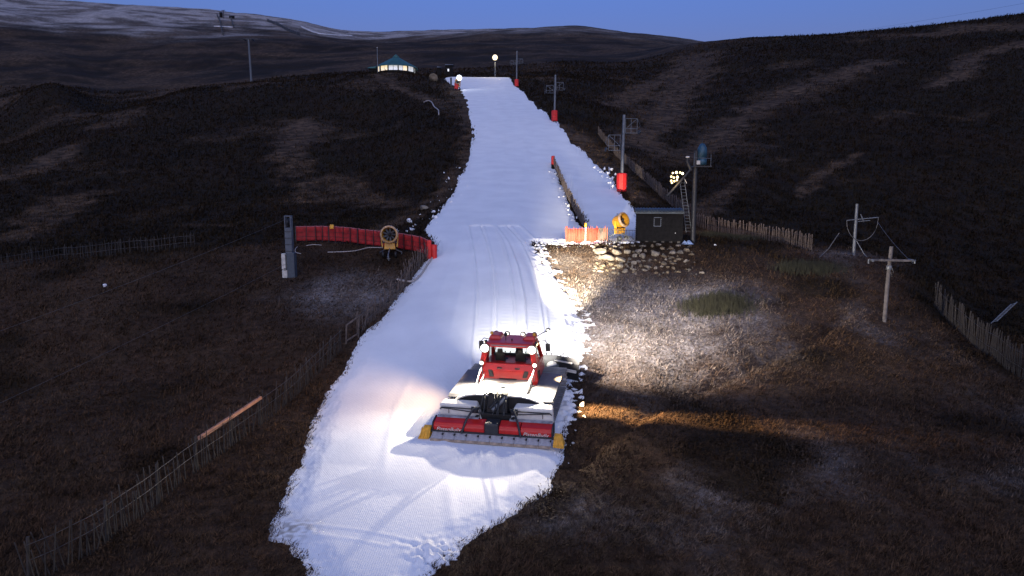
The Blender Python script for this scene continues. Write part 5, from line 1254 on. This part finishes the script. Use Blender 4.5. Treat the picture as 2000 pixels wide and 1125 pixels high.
# ------------------------------------------------------------------ round hut, top station, floodlight
def round_hut():
    c = at(774, 143, 236); t = thing('round_hut', 'round hut with green conical roof and lit windows on the hilltop', 'hut', c)
    n = 12; s = 5.55; Rw = 6.3; zb, zt = -1.2, 1.75
    ang = [2 * math.pi * (k + .5) / n for k in range(n)]
    rng_ = random.Random(4)
    WM = [lamp_mat('hut_window_%s' % k, c_, e_) for k, c_, e_ in (('warm', (1.0, .78, .45), .95), ('pale', (.80, .82, .86), .62), ('amber', (1.0, .68, .36), .55))]
    for k in range(n):
        a0, a1 = ang[k], ang[(k + 1) % n]
        p0 = Vector((Rw * math.cos(a0), Rw * math.sin(a0), 0)); p1 = Vector((Rw * math.cos(a1), Rw * math.sin(a1), 0))
        nrm = ((p0 + p1) / 2).normalized()
        MB().hull([p0 + Vector((0, 0, zb)), p1 + Vector((0, 0, zb)), p1 * .95 + Vector((0, 0, zb)), p0 * .95 + Vector((0, 0, zb)), p0 + Vector((0, 0, .05)), p1 + Vector((0, 0, .05)), p1 * .95 + Vector((0, 0, .05)), p0 * .95 + Vector((0, 0, .05))]).build('wall', M_BOARD, t)
        MB().box((0, 0, .9), (.32, .32, 1.8)).build('mullion', M_BOARD, t, p0, (0, 0, a0))
        q0, q1 = p0.lerp(p1, .06) * .985, p0.lerp(p1, .48) * .985; q2, q3 = p0.lerp(p1, .53) * .985, p0.lerp(p1, .94) * .985
        for u, v in ((q0, q1), (q2, q3)):
            MB().hull([u + Vector((0, 0, .1)), v + Vector((0, 0, .1)), v * .99 + Vector((0, 0, .1)), u * .99 + Vector((0, 0, .1)), u + Vector((0, 0, 1.65)), v + Vector((0, 0, 1.65)), v * .99 + Vector((0, 0, 1.65)), u * .99 + Vector((0, 0, 1.65))]).build('window_pane', WM[rng_.choice((0, 1, 1, 2, 0))], t)
        MB().add([(7.2 * math.cos(a0), 7.2 * math.sin(a0), zt - .15), (7.2 * math.cos(a1), 7.2 * math.sin(a1), zt - .15), (1.0 * math.cos(a1), 1.0 * math.sin(a1), 5.0), (1.0 * math.cos(a0), 1.0 * math.sin(a0), 5.0),
                  (7.2 * math.cos(a0), 7.2 * math.sin(a0), zt - .4), (7.2 * math.cos(a1), 7.2 * math.sin(a1), zt - .4)], [(0, 1, 2, 3), (4, 5, 1, 0)]).build('roof_panel', M_GREENROOF, t)
    MB().lathe([(1.05, 4.95), (1.1, 5.2), (.1, 6.0), (0, 6.0)], 12).build('roof_cap', M_GREENROOF, t)
    MB().box((-7.0, -1.2, .3), (3.0, 3.0, 1.6)).build('porch', M_BOARD, t)
    MB().hull([(-9, -3, 1.1), (-5.6, -3, 1.1), (-5.6, .6, 1.1), (-9, .6, 1.1), (-8.6, -2.6, 1.5), (-5.6, -2.6, 1.9), (-5.6, .2, 1.9), (-8.6, .2, 1.5)]).build('porch_roof', M_GREENROOF, t)
    MB().hull([(6.3, -1, -1.5), (9.5, -1, -2.2), (9.5, 1, -2.2), (6.3, 1, -1.5), (6.3, -1, .6), (9.5, -1, -1.2), (9.5, 1, -1.2), (6.3, 1, .6)]).build('ramp', M_BOARD, t)
    return t
round_hut()
b = at(738, 146, 228)
t = thing('lamp_post', 'thin grey lamp post in front of the round hut', 'lamp post', b)
MB().tube([(0, 0, -1), (0, 0, 8.2)], .16, 8, r2=.10).build('pole', M_GALV, t); MB().lathe([(0, .2), (.2, .15), (.22, 0), (0, -.1)], 8).build('lamp_head', M_PALEBOX, t, (0, -.1, 8.3))
b = at(967, 156, 224)
t = thing('floodlight_pole', 'floodlight pole glowing yellow above the top of the run', 'floodlight', b)
MB().tube([(0, 0, -2), (0, 0, 6.6)], .14, 8, r2=.10).build('pole', M_GALV, t); MB().box((0, 0, 6.6), (.9, .2, .12)).build('bracket', M_GALV, t)
MB().lathe([(0, .85), (.5, .7), (.82, .2), (.82, -.2), (.5, -.7), (0, -.85)], 14).build('lamp', M_LAMPTOP, t, (0, -.2, 6.75))  # lamp drawn oversized, its lens bloom built into the shape
point('flood_glow', t, (0, -1.0, 6.6), 2600, (1.0, .82, .50), .4)
def top_hut(label, px, py, D, w, h, lit):
    c = at(px, py, D); t = thing('top_hut', label, 'hut', c)
    MB().box((0, 0, h / 2 - .5), (w, 2.5, h + 1)).build('wall', M_BOARD, t); MB().hull([(-w * .6, -1.6, h), (w * .75, -1.6, h), (w * .75, 1.6, h), (-w * .6, 1.6, h), (-w * .5, -1.4, h + .35), (w * .7, -1.4, h + .2), (w * .7, 1.4, h + .2), (-w * .5, 1.4, h + .35)]).build('roof', M_GREY, t)
    if lit: MB().box((-.1, -1.27, h * .45), (.5, .05, .8)).build('window', lamp_mat('small_window_glow', (.85, .92, 1), .7), t)
top_hut('dark hut with small lit window at the top of the run', 877, 146, 240, 2.2, 2.9, True)
top_hut('narrow unlit hut beside the hut with the small lit window', 858, 149, 238, 1.1, 2.6, False)
b = hit(881, 168)
t = thing('marker_board', 'dark upright marker board at the top left snow corner', 'marker', b)
MB().box((0, 0, 1.1), (.5, .1, 2.3)).build('board', M_DKSTEEL, t); MB().tube([(0, .1, -.3), (0, .1, 2.4)], .05, 6).build('post', M_GALV, t)

# ------------------------------------------------------------------ chairlift tower and things on the far skyline
def chair_tower():
    b = hit(491, 160); t = thing('chairlift_tower', 'tall grey chairlift tower with dark crossarm on the left ridge', 'lift tower', b)
    h = 80 / ppm(b)
    MB().tube([(0, 0, -1), (-.15, 0, h * .4), (-.4, 0, h)], .50, 12, r2=.34).build('pole', M_GREY, t)
    for k in (.35, .68): MB().lathe([(.50, -.08), (.54, 0), (.50, .08)], 12).build('flange', M_GALV, t, (-.4 * k, 0, h * k))
    MB().box((-.2, 0, h), (3.8, .5, .4)).build('crossarm', M_DKSTEEL, t, bevel=.05)
    for sx in (-1, 1):
        sb_ = MB().box((-.2 + sx * 1.75, 0, h - .25), (.5, 3.4, .3)).build('sheave_beam', M_DKSTEEL, t)
        for k in range(4): MB().lathe([(0, -.1), (.3, -.1), (.3, .1), (0, .1)], 10, Matrix.Translation((-.2 + sx * 1.75, -1.2 + .8 * k, h - .1)) @ Matrix.Rotation(R(90), 4, 'Y')).build('sheave', M_BLACK, sb_)
    MB().tube([(0, 0, h), (.05, 0, h + 1.4)], .15, 6).build('lifting_frame', M_DKSTEEL, t)
    MB().tube([(.45, -.3, 0), (.15, -.3, h * .95)], .05, 5).build('ladder', M_GALV, t)
chair_tower()
def far_fence(label, pix, h=3.2, step=7.0):
    pts = [hit(*p_) for p_ in pix]; t = thing('far_snow_fence', label, 'fence', pts[0], group='snow fences on the far hill')
    st_ = walk(pts, step, .1, 3); post = MB().box((0, 0, h / 2 - .5), (.5, .5, h + 1)).mesh('post', M_DKSTEEL)
    for k, (p_, d) in enumerate(st_):
        b_ = ground(p_.x, p_.y) - pts[0]; inst('post', post, t, b_)
        if k:
            for z_ in (.25, .55, .85): MB().tube([prev + Vector((0, 0, h * z_)), b_ + Vector((0, 0, h * z_))], .32, 4).build('rail', M_DKSTEEL, t)
        prev = b_
far_fence('dark fence line dropping from the skyline beside the chairlift tower', [(424, 32), (430, 45), (436, 70)])
far_fence('short dark fence line right of the skyline mast', [(451, 38), (456, 55)])
far_fence('long dark fence line slanting down the frosted far hill', [(522, 42), (548, 53), (586, 70)])
b = hit(437, 36)
t = thing('skyline_mast', 'tiny mast with crossbar standing on the left skyline', 'mast', b)
MB().tube([(0, 0, -2), (0, 0, 9)], .35, 6).build('pole', M_DKSTEEL, t); MB().box((0, 0, 8.6), (4, .4, .5)).build('crossarm', M_DKSTEEL, t)
for lab, px, py, w, h in (('tiny dark hut left of the skyline mast', 432, 34, 2.5, 5), ('low dark hut right of the skyline mast', 453, 36, 5, 2.5)):
    b = hit(px, py); t = thing('skyline_hut', lab, 'hut', b)
    MB().box((0, 0, h / 2 - 1), (w, 3, h + 2)).build('wall', M_BOARD, t); MB().hull([(-w * .55, -1.7, h), (w * .55, -1.7, h), (w * .55, 1.7, h), (-w * .55, 1.7, h), (-w * .5, -.1, h + .8), (w * .5, -.1, h + .8), (w * .5, .1, h + .8), (-w * .5, .1, h + .8)]).build('roof', M_GREY, t)
def snow_patch(label, pix, wpx):
    pts = [hit(*p_) for p_ in pix]; vs = []
    for k, q_ in enumerate(pts):
        w = wpx[k] / ppm(q_); 
        for s in (-1, -.4, .4, 1):
            x, y = q_.x, q_.y + s * w * 4.0; vs.append((x, y, float(H(x, y)) + (.9 if abs(s) < 1 else -.5)))
    o_ = MB().add(vs, [(4 * k + j, 4 * k + 4 + j, 4 * k + 5 + j, 4 * k + j + 1) for k in range(len(pts) - 1) for j in range(3)], True).build('snow_patch', mat('old_snow', (.42, .42, .46), .8, var=.3, scale=.2))
    tag(o_, label, kind='structure')
snow_patch('thin white strip of old snow on the far hill', [(588, 52), (598, 57), (610, 62), (623, 66), (640, 68), (660, 69), (688, 70)], (.8, 1.2, 1.2, 1, .7, .6, .4))
snow_patch('small streak of old snow under the skyline mast', [(418, 52), (430, 52), (455, 54)], (.4, .6, .4))
